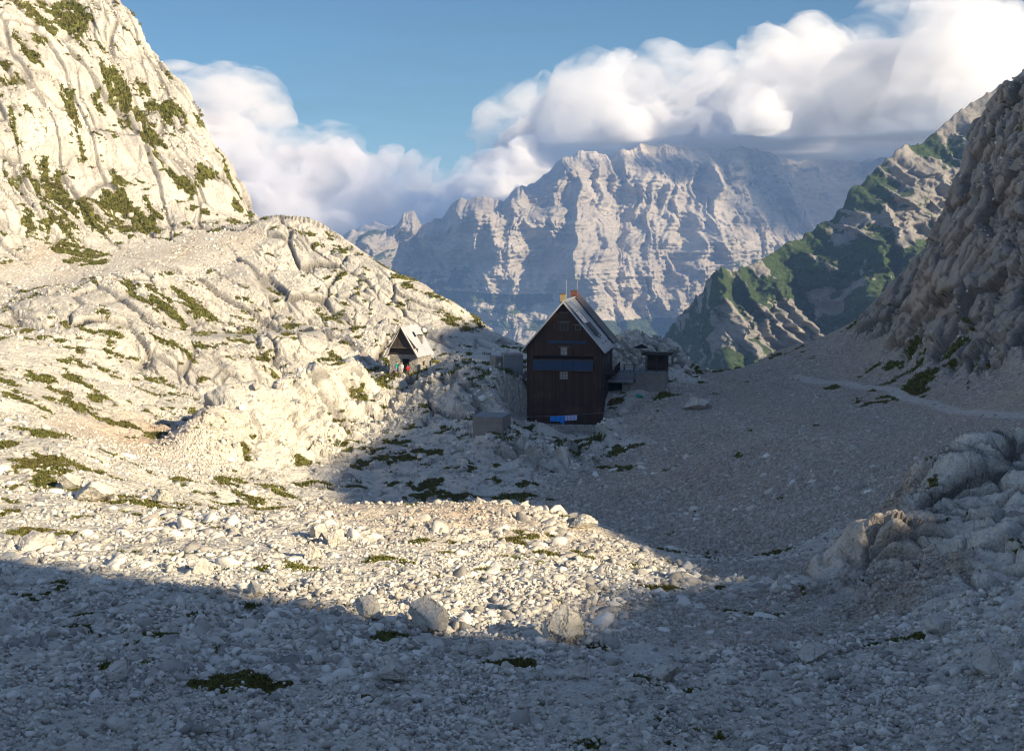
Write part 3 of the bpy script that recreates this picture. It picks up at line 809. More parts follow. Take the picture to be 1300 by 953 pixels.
# ---- a second wall further back on the right, deep in the haze
F2C = [(880,300),(930,230),(960,214),(1000,204),(1040,202),(1090,203),(1140,202),(1200,206),(1260,240),(1330,300)]
def det_far2(P, t):
    st = np.stack([P[:, 0], P[:, 1] * .3, P[:, 2] * .4], 1)
    push = 170 * (1 - np.abs(NZ.perlin(st / 520.0)) * 2.4) + 70 * (1 - np.abs(NZ2.perlin(st / 190.0)) * 2.4) + 60 * fbm(P, 200, 5, .55)
    D = np.zeros_like(P); D[:, 1] = -push * np.where(t <= 1, 1, .1) * (.2 + .8 * sstep(0, .1, 1.02 - t))
    D[:, 2] = 16 * fbm(P, 120, 4, .6) * sstep(.6, 1, np.minimum(t, 1))
    return D, {'veg': sstep(.3, .6, .4 * NZ.perlin(P / 250.0) + .1), 'talus': t * 0, 'ledge': t * 0}
_, PH = curtain('hazy_mountain', F2C, -400, int(420 * QF), int(240 * QF), lambda p: 6000, 1.0, det_far2, mfar, 700, pxr=(870, 1340))
# ---- low blue ridge on the far left, behind the slab hill
F3C = [(300,330),(380,318),(430,300),(460,286),(480,283),(500,288),(520,300),(560,330),(640,380)]
curtain('blue_ridge', F3C, -400, int(200 * QF), int(120 * QF), lambda p: 7400, .8, det_far2, mfar, 500, pxr=(300, 640))

# ---- green and grey ridge on the right, about 1.3 km off
MIDC = [(800,476),(822,452),(840,436),(852,414),(868,396),(882,378),(893,366),(903,350),(913,338),(920,344),(930,352),(938,342),(950,336),(962,331),(975,326),(985,317),(1003,308),(1013,306),(1022,300),
        (1034,292),(1045,285),(1055,278),(1066,262),(1075,246),(1090,232),(1105,222),(1118,208),(1132,196),(1146,190),(1162,184),(1180,170),(1193,164),(1206,150),(1220,142),(1236,128),(1250,118),(1268,112),(1290,108),(1320,96),(1380,70),(1500,40)]
def Dmid(px): return 1350 + .55 * abs(px - 900) + (max(0, 905 - px) * 5.5)
def det_mid(P, t):
    x, z = P[:, 0], P[:, 2]
    # ribs run down to the lower right
    st = np.stack([x + .75 * z, P[:, 1] * .3, (z - .5 * x) * .30], 1)
    st[:, 0] += 45 * NZ2.perlin(P / 150.0)
    fr = np.where(t <= 1, sstep(0, .16, 1.02 - t) * .8 + .2, .2)
    g1 = 1 - np.abs(NZ.perlin(st / 120.0 + 2.2)) * 2.5
    g2 = 1 - np.abs(NZ2.perlin(st / 52.0 + 4)) * 2.4
    g3 = 1 - np.abs(NZ.perlin(st / 20.0 + 9)) * 2.2
    rough = fbm(P, 60, 6, .58, NZ2)
    push = 42 * g1 + 24 * g2 + 11 * g3 + 18 * rough + 5 * fbm(P, 12, 4, .6, NZ)
    D = np.zeros_like(P)
    D[:, 1] = -push * fr
    D[:, 0] = 6 * fbm(P, 20, 4, .6, NZ) * fr
    D[:, 2] = (3.5 * fbm(P, 30, 4, .6, NZ) + 3 * g3) * sstep(.7, 1, np.minimum(t, 1)) * np.where(t > 1.3, 0, 1)
    veg = sstep(.30, .60, .45 * fbm(P, 70, 5, .6, NZ) + .58 - .16 * g2 + .12 * rough - .2 * sstep(.6, 1, g3) - .25 * sstep(20, 110, z) )
    return D, {'veg': veg, 'talus': t * 0, 'ledge': t * 0}
mmid = far_mat('grassy_limestone', (.026, .040, .014), (.18, .167, .145), (.29, .265, .23), 6)
_, PM = curtain('green_ridge', MIDC, -330, int(720 * QF), int(420 * QF), Dmid, .95, det_mid, mmid, 400, pxr=(770, 1500))

# ------------------------------------------------------------------ haze
TOP = float(max(PF[:, 2].max(), PM[:, 2].max(), PD[:, 2].max(), PH[:, 2].max())) + 2.0
bm = bmesh.new(); bmesh.ops.create_cube(bm, size=1.0)
x0, x1, y0, y1, z0, z1 = -4500, 4500, -600, 8000, -761.5, TOP
for v in bm.verts:
    v.co = ((x0 + x1) / 2 + v.co.x * (x1 - x0), (y0 + y1) / 2 + v.co.y * (y1 - y0), (z0 + z1) / 2 + v.co.z * (z1 - z0))
me = bpy.data.meshes.new('haze'); bm.to_mesh(me); bm.free()
hm = bpy.data.materials.new('haze'); hm.use_nodes = True; t_ = hm.node_tree; t_.nodes.clear()
o_ = t_.nodes.new('ShaderNodeOutputMaterial'); pv = t_.nodes.new('ShaderNodeVolumePrincipled'); t_.links.new(pv.outputs[0], o_.inputs['Volume'])
pv.inputs['Color'].default_value = (.30, .52, .95, 1); pv.inputs['Density'].default_value = .85e-4; pv.inputs['Anisotropy'].default_value = .1
haze = tag(link('haze', me, hm), kind='stuff')
ZMAX = max(PF[:, 2].max(), PM[:, 2].max(), PD[:, 2].max())

# ------------------------------------------------------------------ clouds: closed billowing bodies of vapour, a core inside a thinner ragged veil
def cloud(name, puffs, density, seed, vox, flat=None, lam=None, veil=60.0, veild=.25, wisp=420.0, fine=13.0, alb=(.975, .962, .945)):
    """puffs: world ellipsoids (x,y,z,rx,ry,rz); one closed surface is grown round them and made to billow"""
    mb = bpy.data.metaballs.new(name + '_field'); mb.resolution = vox; mb.render_resolution = vox; mb.threshold = .3
    for (x, y, z, rx, ry, rz) in puffs:
        e = mb.elements.new(type='ELLIPSOID'); e.co = (x, y, z); m_ = max(rx, ry, rz); e.radius = m_ * 1.35
        e.size_x, e.size_y, e.size_z = rx / m_, ry / m_, rz / m_
    ob = bpy.data.objects.new(name + '_field', mb); COL.objects.link(ob)
    dg = bpy.context.evaluated_depsgraph_get(); dg.update()
    me0 = bpy.data.meshes.new_from_object(ob.evaluated_get(dg)); COL.objects.unlink(ob); bpy.data.objects.remove(ob); bpy.data.metaballs.remove(mb)
    def remesh(m_, v_):
        tmp = bpy.data.objects.new('tmp', m_); COL.objects.link(tmp)
        md = tmp.modifiers.new('r', 'REMESH'); md.mode = 'VOXEL'; md.voxel_size = v_; md.adaptivity = 0
        dg = bpy.context.evaluated_depsgraph_get(); dg.update()
        r_ = bpy.data.meshes.new_from_object(tmp.evaluated_get(dg)); bpy.data.objects.remove(tmp); return r_
    me0 = remesh(me0, fine)
    n = len(me0.vertices); co0 = np.empty(n * 3, np.float32); me0.vertices.foreach_get('co', co0); co0 = co0.reshape(-1, 3)
    nr = np.empty(n * 3, np.float32); me0.vertices.foreach_get('normal', nr); nr = nr.reshape(-1, 3)
    lam = lam or vox * 14
    for layer in (0, 1):
        me = me0.copy()
        off = seed * 100.0 + layer * 37
        b = 0; a = 1.0; L_ = lam
        for q in range(5):
            f1, f2, h = NZ.worley(co0 / L_ + off + q * 7); b = b + (.60 - f1) * L_ * (.42 if q == 0 else .62); L_ *= .52; a *= .95
        w = fbm((co0 + off) * np.array([.7, 1, 1.2]), lam * 2.4, 7, .62, NZ2) * lam * .62 - lam * .08
        co = co0 + nr * (b * (1.0 if layer == 0 else .7) + w * (1 if layer == 0 else 1.9) + (veil * (.2 + 1.0 * sstep(-.4, .5, NZ.perlin(co0 / (lam * 2.2) + off))) if layer else -veil * .25))[:, None]
        if flat is not None: co[:, 2] = np.maximum(co[:, 2], flat + 1.0 + layer * .5 + np.maximum(0, (6 + 20 * (1 - layer)) * NZ.perlin(co / 120.0)))
        me.vertices.foreach_set('co', np.ascontiguousarray(co, np.float32).ravel()); me.update()
        nm = remesh(me, fine if layer == 0 else fine * 1.6)                    # one clean closed skin, no folds
        nm.name = name + ('' if layer == 0 else '_veil'); me = nm
        m = bpy.data.materials.new(me.name); m.use_nodes = True; t = m.node_tree; t.nodes.clear()
        o = t.nodes.new('ShaderNodeOutputMaterial'); p = t.nodes.new('ShaderNodeVolumePrincipled'); t.links.new(p.outputs[0], o.inputs['Volume'])
        p.inputs['Color'].default_value = (*alb, 1); p.inputs['Anisotropy'].default_value = .1
        p.inputs['Density'].default_value = density if layer == 0 else density * veild
        if layer:
            tc = t.nodes.new('ShaderNodeTexCoord'); mp = t.nodes.new('ShaderNodeMapping'); mp.inputs['Scale'].default_value = (.6 / wisp, .8 / wisp, 1.2 / wisp); mp.inputs['Rotation'].default_value = (0, .35, 0)
            nz = t.nodes.new('ShaderNodeTexNoise'); nz.inputs['Scale'].default_value = 2.0; nz.inputs['Detail'].default_value = 4; nz.inputs['Roughness'].default_value = .6; nz.inputs['Distortion'].default_value = .5
            mr = t.nodes.new('ShaderNodeMapRange'); mr.inputs[1].default_value = .40; mr.inputs[2].default_value = .66; mr.inputs[4].default_value = density * veild * 2.2
            t.links.new(tc.outputs['Object'], mp.inputs[0]); t.links.new(mp.outputs[0], nz.inputs['Vector']); t.links.new(nz.outputs['Fac'], mr.inputs[0]); t.links.new(mr.outputs[0], p.inputs['Density'])
        me.materials.clear()
        ob = link(me.name, me, m); ob['kind'] = 'stuff'
def puff(px, py, D, r, ky=1.4, kz=.8):
    """a puff of pixel radius r seen at px,py"""
    x, y, z = at(px, py, D); R = r * D / F
    return (x, y, z, R, R * ky, R * kz)
rc_ = RS(77)
# A: the big bank over and behind the layered range (beyond the haze, seen above the summits)
A_ = []
topline = [(540,262),(560,244),(600,212),(640,192),(680,160),(700,148),(720,140),(760,122),(800,106),(830,98),(860,98),(885,84),(920,90),(950,72),(975,50),(1005,44),(1030,60),(1060,62),(1100,68),(1140,62),(1170,70),(1200,76),(1240,60),(1270,36),(1310,24),(1360,20)]
tl = np.array(topline, float)
for px in np.arange(545, 1400, 12):
    ty = np.interp(px, tl[:, 0], tl[:, 1]) - 4 + 38 * float(sstep(600, 800, px)) + rc_.uniform(-5, 7)
    y_ = ty + 15
    while y_ < 300:
        r = rc_.uniform(13, 27) if y_ < ty + 40 else rc_.uniform(26, 42)
        A_.append(puff(px + rc_.uniform(-10, 10), y_ + rc_.uniform(-4, 6), 9100 + rc_.uniform(-350, 350) - 4.5 * (y_ - ty), r, 1.6, .85))
        y_ += r * .9
cloud('cloud_bank', A_, .032, 1, 26, veil=75, veild=.11, fine=11)
# B: the cap that rests on the summits, above the haze
B_ = []
capt = np.array([(640,215),(690,176),(720,166),(740,158),(800,138),(850,122),(900,118),(960,112),(1010,104),(1060,110),(1120,112),(1200,104),(1280,100),(1380,80)], float)
for px in np.arange(700, 1400, 12):
    D = 5350 + rc_.uniform(-330, 500)
    zt = at(px, np.interp(px, capt[:, 0], capt[:, 1]) + 14, D)[2]; x = at(px, 200, D)[0]
    zz_ = TOP + 25
    while zz_ < zt - 10:
        r = rc_.uniform(48, 105)
        B_.append((x + rc_.uniform(-60, 60), D + rc_.uniform(-260, 380), zz_, r, r * 1.5, r * .75)); zz_ += r * .75
for px in np.arange(740, 1400, 26):
    for D in (6500, 7000, 7500):
        x = at(px, 200, D)[0]
        for zz_ in (TOP + 40, TOP + 110):
            r = rc_.uniform(90, 130); B_.append((x + rc_.uniform(-50, 50), D, zz_, r, r * 1.8, r * .75))
cloud('summit_cloud', B_, .018, 2, 22, flat=TOP, veil=85, veild=.26, fine=9, alb=(.96, .95, .94))
# C: the paler bank on the left horizon
C_ = []
tlc = np.array([(200,150),(262,150),(285,146),(310,156),(350,158),(400,156),(440,150),(470,154),(505,156),(530,168),(555,180),(575,196),(600,224),(640,250),(680,280)], float)
for px in np.arange(215, 680, 12):
    ty = np.interp(px, tlc[:, 0], tlc[:, 1]) + 52 + rc_.uniform(-5, 8); y_ = ty
    while y_ < 330:
        r = rc_.uniform(13, 24) if y_ < ty + 30 else rc_.uniform(28, 44)
        C_.append(puff(px + rc_.uniform(-8, 8), y_, 10500 + rc_.uniform(-400, 400), r, 1.6, .85)); y_ += r * .8
cloud('distant_cloud', C_, .0075, 3, 32, veil=110, veild=.35, fine=17, alb=(.955, .935, .92))
# ------------------------------------------------------------------ building helpers
def empty(name, loc, rz=0.0, **kw):
    o = bpy.data.objects.new(name, None); COL.objects.link(o); o.location = loc; o.rotation_euler = (0, 0, rz); o.empty_display_size = .3
    return tag(o, **kw)
class MB:
    def __init__(self): self.bm = bmesh.new()
    def box(self, x0, x1, y0, y1, z0, z1, M=None):
        r = bmesh.ops.create_cube(self.bm, size=1.0)
        for v in r['verts']:
            v.co = Vector(((x0 + x1) / 2 + v.co.x * (x1 - x0), (y0 + y1) / 2 + v.co.y * (y1 - y0), (z0 + z1) / 2 + v.co.z * (z1 - z0)))
            if M is not None: v.co = M @ v.co
        return self
    def prism(self, pts, a, b, M=None, axis='y'):
        """extrude a polygon given in (u,z) along y (or x)"""
        def mk(u, z, t): return Vector((u, t, z)) if axis == 'y' else Vector((t, u, z))
        A = [self.bm.verts.new(mk(u, z, a)) for u, z in pts]; B = [self.bm.verts.new(mk(u, z, b)) for u, z in pts]
        n = len(pts)
        fs = [self.bm.faces.new(A), self.bm.faces.new(B[::-1])]
        for i in range(n): fs.append(self.bm.faces.new([A[i], B[i], B[(i + 1) % n], A[(i + 1) % n]]))
        if M is not None:
            for v in A + B: v.co = M @ v.co
        return self
    def tube(self, p, q, r, seg=8, r2=None):
        p, q = Vector(p), Vector(q); d = q - p
        M = Matrix.Translation((p + q) / 2) @ d.to_track_quat('Z', 'Y').to_matrix().to_4x4()
        bmesh.ops.create_cone(self.bm, cap_ends=True, segments=seg, radius1=r, radius2=r if r2 is None else r2, depth=d.length, matrix=M)
        return self
    def ball(self, c, r, sub=2, sc=(1, 1, 1)):
        M = Matrix.Translation(c) @ Matrix.Diagonal((sc[0], sc[1], sc[2], 1))
        bmesh.ops.create_icosphere(self.bm, subdivisions=sub, radius=r, matrix=M); return self
    def build(self, name, mat, parent=None, bevel=0, smooth=False):
        if bevel:
            bmesh.ops.bevel(self.bm, geom=list(self.bm.edges), offset=bevel, segments=1, affect='EDGES', clamp_overlap=True)
        bmesh.ops.recalc_face_normals(self.bm, faces=self.bm.faces)
        me = bpy.data.meshes.new(name); self.bm.to_mesh(me); self.bm.free()
        if smooth: me.polygons.foreach_set('use_smooth', np.ones(len(me.polygons), bool))
        return link(name, me, mat, parent)

# ------------------------------------------------------------------ materials
def planks(name, c0, c1, width=.16, horizontal=False):
    k = NT(name); co = k.co()
    sep = k.n('ShaderNodeSeparateXYZ'); k.l(co, sep.inputs[0])
    xy = k.math('ADD', sep.outputs[0], sep.outputs[1]) if not horizontal else sep.outputs[2]
    u = k.math('DIVIDE', xy, width); fr = k.math('FRACT', u); fl = k.math('FLOOR', u)
    wn = k.n('ShaderNodeTexWhiteNoise', noise_dimensions='1D'); k.l(fl, wn.inputs['W'])
    st = k.noise(k.co((6, 6, .35)) if not horizontal else k.co((.4, .4, 6)), 2.2, 6, .7)
    c = k.mix(wn.outputs['Value'], c0, c1); c = k.mix(k.rng(st, .42, .66, 0, .6), c, tuple(q * .45 for q in c0))
    wea = k.noise(co, .35, 5, .65)
    c = k.mix(k.rng(wea, .52, .72, 0, .45), c, tuple(min(1, q * 2.1) for q in c1))
    gap = k.math('MULTIPLY', k.rng(fr, .0, .10, 1, 0), .85)
    c = k.mix(gap, c, (.006, .005, .004))
    return k.fin(c, k.bump(k.math('SUBTRACT', st, gap), .6, .02), .8)
def plain(name, c, rough=.7, metal=0, var=.35, scale=3.0, bump=.3, dark=.5):
    k = NT(name); co = k.co(); n = k.noise(co, scale, 6, .65)
    cc = k.mix(k.rng(n, .4, .7, 0, var), c, tuple(q * dark for q in c))
    return k.fin(cc, k.bump(n, bump, .02), rough, metal)
def masonry(name, s=2.6, c0=(.40, .375, .33), c1=(.27, .25, .22), mortar=(.19, .18, .165)):
    k = NT(name); co = k.co((1, 1, 1.5))
    v = k.vor(co, s, 'F1', 'Color'); g = k.n('ShaderNodeSeparateColor'); k.l(v, g.inputs[0])
    e = k.vor(co, s, 'DISTANCE_TO_EDGE'); n = k.noise(co, 6, 5, .7)
    c = k.mix(g.outputs[0], c0, c1); c = k.mix(k.rng(n, .5, .75, 0, .4), c, tuple(q * .5 for q in c1))
    m = k.rng(e, .02, .09, 1, 0); c = k.mix(m, c, mortar)
    return k.fin(c, k.bump(k.math('ADD', k.rng(e, 0, .18), k.math('MULTIPLY', n, .3)), .9, .06))
M_DARKWOOD = planks('dark_brown_boards', (.040, .023, .017), (.068, .040, .029))
M_TRIMWOOD = plain('weathered_trim_wood', (.10, .075, .055), .8)
M_GREYWOOD = planks('grey_brown_boards', (.050, .040, .032), (.075, .058, .045), .18)
M_BEAM = plain('beam_wood', (.11, .085, .06), .8)
M_METAL = None
def roof_metal(name, c, rust=.0, seam=.5, rough=.42, metal=.35):
    k = NT(name); co = k.co(); sep = k.n('ShaderNodeSeparateXYZ'); k.l(co, sep.inputs[0])
    fr = k.math('FRACT', k.math('DIVIDE', sep.outputs[1], seam))
    n = k.noise(co, .9, 6, .7); n2 = k.noise(k.co((1, 5, 1)), 1.3, 6, .7)
    cc = k.mix(k.rng(n, .4, .65, 0, .5), c, tuple(q * .62 for q in c))
    if rust: cc = k.mix(k.rng(k.math('ADD', n2, k.math('MULTIPLY', sep.outputs[2], .022)), .78, .92, 0, rust), cc, (.17, .055, .03))
    cc = k.mix(k.rng(fr, 0, .09, .55, 0), cc, tuple(q * .35 for q in c))
    return k.fin(cc, k.bump(k.rng(fr, 0, .12, 1, 0), .7, .04), rough, metal)
M_ROOFL = roof_metal('pale_sheet_metal', (.27, .28, .29))
M_ROOFD = roof_metal('dark_sheet_metal', (.055, .058, .065), .6, .45, .5, .2)
M_SHEET = roof_metal('weathered_zinc', (.42, .43, .44), 0, .6, .6, .1)
M_PV = None
k = NT('solar_glass'); co = k.co(); sep = k.n('ShaderNodeSeparateXYZ'); k.l(co, sep.inputs[0])
gx = k.math('FRACT', k.math('DIVIDE', sep.outputs[0], .32)); gy = k.math('FRACT', k.math('DIVIDE', sep.outputs[1], .32))
gl = k.math('MAXIMUM', k.rng(gx, 0, .07, 1, 0), k.rng(gy, 0, .07, 1, 0))
M_PV = k.fin(k.mix(k.math('MULTIPLY', gl, .4), (.012, .022, .06), (.12, .14, .18)), None, .18)
k.b.inputs['Specular IOR Level'].default_value = .5
M_PVF = plain('blue_panel_glass', (.014, .035, .075), .3, 0, .3, 1.0, 0)
M_GLASS = plain('dark_window_glass', (.02, .024, .03), .12, 0, .2, .8, 0)
M_CURT = plain('pale_curtain', (.30, .29, .27), .9, 0, .5, 9)
M_WHITE = plain('weathered_frame_paint', (.17, .15, .13), .6)
M_STONE = masonry('rubble_stone_wall')
M_STONEW = masonry('pale_stone_wall', 2.4, (.40, .365, .31), (.25, .23, .20), (.20, .185, .165))
M_CONC = plain('stained_concrete', (.24, .22, .19), .9, 0, .55, 1.2, .4, .5)
M_CONCG = plain('grey_concrete', (.23, .235, .235), .9, 0, .4, 1.0, .4, .6)
M_BRICK = plain('red_brick', (.13, .05, .035), .9, 0, .5, 7)
M_YELLOW = plain('yellow_plaster', (.24, .18, .09), .9, 0, .4, 5)
M_MAST = plain('mast_steel', (.30, .30, .30), .45, .6)
M_BLUECL = plain('bright_blue_cloth', (.03, .22, .62), .9, 0, .3, 4)
M_PALECL = plain('pale_lilac_cloth', (.42, .46, .66), .9, 0, .3, 4)
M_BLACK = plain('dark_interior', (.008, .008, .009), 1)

def frame_xf(mb, x0, x1, z0, z1, y, t=.07, d=.05):
    mb.box(x0, x1, y - d, y, z1 - t, z1).box(x0, x1, y - d, y, z0, z0 + t).box(x0, x0 + t, y - d, y, z0 + t, z1 - t).box(x1 - t, x1, y - d, y, z0 + t, z1 - t)
def add_window(parent, x0, x1, z0, z1, y=0., bars=(1, 1), shutters=True, curtain=True, lintel=True):
    mb = MB(); frame_xf(mb, x0, x1, z0, z1, y - .012, .06, .06); w = mb.build('window', M_WHITE if curtain else M_TRIMWOOD, parent)
    MB().box(x0 + .06, x1 - .06, y - .03, y - .006, z0 + .06, z1 - .06).build('pane', M_CURT if curtain == 1 else M_GLASS, w)
    mb = MB()
    for i in range(bars[0]):
        c = x0 + (x1 - x0) * (i + 1) / (bars[0] + 1); mb.box(c - .02, c + .02, y - .06, y - .032, z0 + .06, z1 - .06)
    for i in range(bars[1]):
        c = z0 + (z1 - z0) * (i + 1) / (bars[1] + 1); mb.box(x0 + .06, x1 - .06, y - .058, y - .034, c - .02, c + .02)
    mb.build('glazing_bar', M_TRIMWOOD, w)
    if lintel: MB().box(x0 - .25, x1 + .25, y - .14, y - .012, z1 + .05, z1 + .13).build('lintel', M_WHITE, w)
    if shutters:
        wd = (x1 - x0) * .62
        for a, b in ((x0 - wd - .03, x0 - .03), (x1 + .03, x1 + wd + .03)):
            MB().box(a, b, y - .07, y - .014, z0, z1).build('shutter', M_DARKWOOD, parent)
    return w

# ------------------------------------------------------------------ the main hut
HD = 167.0
fx, fy, _ = at(669.5, 500, HD)
zr = at(716, 381, HD)[2]                                  # ridge
zb_ = at(716, 537, HD)[2]                                 # foot of the boarding
YAW = math.radians(-10)
hut = empty('mountain_hut', (fx, fy, zb_), YAW, label='tall dark brown timber mountain hut with steep sheet metal roof, standing in the shade', cat='mountain hut')
W, LEN = 8.65, 13.6
RZ = zr - zb_ - .15; EZ = RZ - 4.62 * (5.35 / 4.85)
MB().prism([(0, 0), (W, 0), (W, EZ), (W / 2, RZ - .25), (0, EZ)], 0, LEN).build('wall', M_DARKWOOD, hut)
# base of masonry, going down into the rock
MB().prism([(-.10, -5.0), (W + .10, -5.0), (W + .10, -.01), (-.10, -.01)], -.12, LEN + .1).build('stone_base', M_STONE, hut)
def roof_plane(side, y0, y1, lift, th=.16, over=.62):
    """one slope: side -1 left, +1 right"""
    hw = W / 2 + over; sl = (RZ - EZ) / (W / 2)
    xe = W / 2 + side * hw; ze = RZ - sl * hw
    return [(W / 2, RZ + lift), (xe, ze + lift), (xe, ze + lift - th), (W / 2, RZ + lift - th)]
r1 = MB().prism(roof_plane(1, -.75, 9.2, .10), -.75, 9.2).build('roof', M_ROOFL, hut)
r2 = MB().prism(roof_plane(1, 9.21, LEN + .7, .34), 9.21, LEN + .9).build('roof', M_ROOFD, hut); tag(r2, 'dark rusty rear section of the roof')
r3 = MB().prism(roof_plane(-1, -.75, LEN + .7, .10), -.75, LEN + .7).build('roof', M_ROOFL, hut)
sl = (RZ - EZ) / (W / 2)
# barge boards
for sdn in (-1, 1):
    hw = W / 2 + .62; xe = W / 2 + sdn * hw; ze = RZ - sl * hw
    MB().prism([(W / 2, RZ + .13), (xe, ze + .13), (xe, ze - .12), (W / 2, RZ - .12)], -.81, -.752).build('barge_board', M_SHEET, hut)
MB().box(W / 2 - .18, W / 2 + .18, -.78, 9.2, RZ + .09, RZ + .17).build('ridge_cap', M_SHEET, hut)
MB().tube((W + .66, -.7, RZ - sl * (W / 2 + .62)), (W + .66, 9.2, RZ - sl * (W / 2 + .62)), .08).build('gutter', M_SHEET, hut)
# solar panels on the sunny slope
ang = math.atan(sl)
def on_slope(s, y, lift):
    return Matrix.Translation((W / 2, y, RZ + .10 + lift / math.cos(ang))) @ Matrix.Rotation(ang, 4, 'Y') @ Matrix.Translation((s, 0, 0))
for (s0, s1) in ((.35, 1.85), (1.95, 3.6)):
    M = on_slope(s0, .3, .08)
    p = MB().box(0, s1 - s0, 0, 3.3, 0, .05, M).build('solar_panel', M_PV, hut)
    mb = MB(); mb.box(-.04, 0, -.04, 3.34, 0, .07, M).box(s1 - s0, s1 - s0 + .04, -.04, 3.34, 0, .07, M).box(0, s1 - s0, -.04, 0, 0, .07, M).box(0, s1 - s0, 3.3, 3.34, 0, .07, M).box(0, s1 - s0, 1.63, 1.67, .051, .06, M)
    mb.build('panel_frame', M_SHEET, p)
mb = MB()
for i in range(5):
    M = on_slope(3.75 + .0 * i, 1.1 + i * .85, .10); mb.box(0, 1.9 + .3 * (i % 3), 0, .16, 0, .06, M)
mb.build('reflection_streak', M_BLACK, hut)  # dark bars below the panels, standing in for streaky reflections on the metal
# chimneys and masts
ch = MB().box(W / 2 - 1.25, W / 2 - .65, 5.6, 6.3, RZ - 1.6, RZ + .62).build('chimney', M_YELLOW, hut); tag(ch, 'yellow plastered chimney left of the ridge')
MB().box(W / 2 - 1.33, W / 2 - .57, 5.52, 6.38, RZ + .625, RZ + .70).build('chimney_cap', M_TRIMWOOD, ch)
ch = MB().box(W / 2 - .5, W / 2 + .25, 9.6, 10.4, RZ - .9, RZ + .85).build('chimney', M_BRICK, hut); tag(ch, 'red brick chimney on the ridge')
MB().box(W / 2 - .57, W / 2 + .32, 9.53, 10.47, RZ + .855, RZ + .93).build('chimney_cap', M_TRIMWOOD, ch)
MB().tube((W / 2 + .05, 1.6, RZ), (W / 2 + .05, 1.6, RZ + 2.5), .035).tube((W / 2 - .35, 1.6, RZ + 2.1), (W / 2 + .4, 1.6, RZ + 2.1), .018).build('aerial_mast', M_MAST, hut)
MB().tube((W / 2 + .1, 11.2, RZ + .3), (W / 2 + .1, 11.2, RZ + 2.6), .035).build('aerial_mast', M_MAST, hut)
# windows of the gable front
zpx = lambda py: (at(716, py, HD)[2] - zb_)
xpx = lambda px: (at(px, 450, HD)[0] - fx) / math.cos(YAW)
add_window(hut, 4.05, 4.65, zpx(402.5), zpx(397), bars=(1, 0), shutters=True, curtain=False)
add_window(hut, 3.85, 4.85, zpx(419), zpx(408.5), bars=(1, 2), curtain=2)
add_window(hut, 5.65, 6.35, zpx(418), zpx(412), bars=(1, 0), shutters=False, curtain=2)
add_window(hut, 3.95, 4.75, zpx(450), zpx(440), bars=(1, 1), curtain=1)
add_window(hut, 3.85, 4.85, zpx(480.5), zpx(470.5), bars=(2, 2), curtain=1, lintel=False)
# narrow blue-grey panel strip, and the large row of collectors hung over the middle storey
st_ = MB().box(2.35, 7.0, -.10, -.015, zpx(435.5), zpx(431.5)).build('solar_strip', M_PVF, hut)
Mx = Matrix.Translation((0, -.02, zpx(456.5))) @ Matrix.Rotation(math.radians(-12), 4, 'X')
pb = MB()
for i in range(6):
    x0 = .72 + i * 1.19; pb.box(x0, x0 + 1.14, -.07, -.02, -1.18, -.04, Mx)
pb = pb.build('solar_collector', M_PVF, hut)
mb = MB(); mb.box(.66, 7.9, -.11, -.015, -.03, .03, Mx).box(.66, 7.9, -.11, -.015, -1.26, -1.20, Mx)
for x0 in (.66, 4.25, 7.84): mb.tube((x0, -.3, zpx(456.5) - 1.2), (x0, 0, zpx(456.5) - 1.2), .03)
mb.build('collector_frame', M_TRIMWOOD, pb)
MB().box(.7, 7.85, -.09, -.012, zpx(461) + .62, zpx(461) + .95).build('dark_strip', M_BLACK, hut)  # thin black strip across the front, above the collectors
# floor bands of the boarding, corner boards
mb = MB()
for py in (491, 509, 524): mb.box(-.03, W + .03, -.035, -.003, zpx(py) - .05, zpx(py) + .05)
mb.build('cover_strip', M_DARKWOOD, hut)
MB().box(-.05, .10, -.05, -.005, 0, EZ - .1).build('corner_board', M_DARKWOOD, hut)
MB().box(W - .10, W + .05, -.05, -.005, 0, EZ - .1).build('corner_board', M_DARKWOOD, hut)
# upper gable panel of lighter wood catching the sun
# side gallery and windows of the right wall
Mr = Matrix.Translation((W, 0, 0)) @ Matrix.Rotation(math.radians(90), 4, 'Z')
for y0 in (2.0, 5.0, 8.0):
    for z0 in (zpx(500), zpx(470) + .3, zpx(455) + .8):
        mb = MB(); mb.box(W + .002, W + .05, y0, y0 + .8, z0, z0 + 1.0); w = mb.build('window', M_TRIMWOOD, hut)
        MB().box(W + .051, W + .06, y0 + .08, y0 + .72, z0 + .08, z0 + .92).build('pane', M_GLASS, w)
g = MB().box(W, W + 1.15, 5.5, 12.2, zpx(481), zpx(479.3)).build('gallery', M_DARKWOOD, hut)
mb = MB(); mb.box(W + 1.08, W + 1.14, 5.5, 12.2, zpx(470), zpx(469.3))
for i in range(23): mb.box(W + 1.09, W + 1.13, 5.5 + i * .3, 5.54 + i * .3, zpx(479.3), zpx(470))
mb.build('railing', M_DARKWOOD, g)

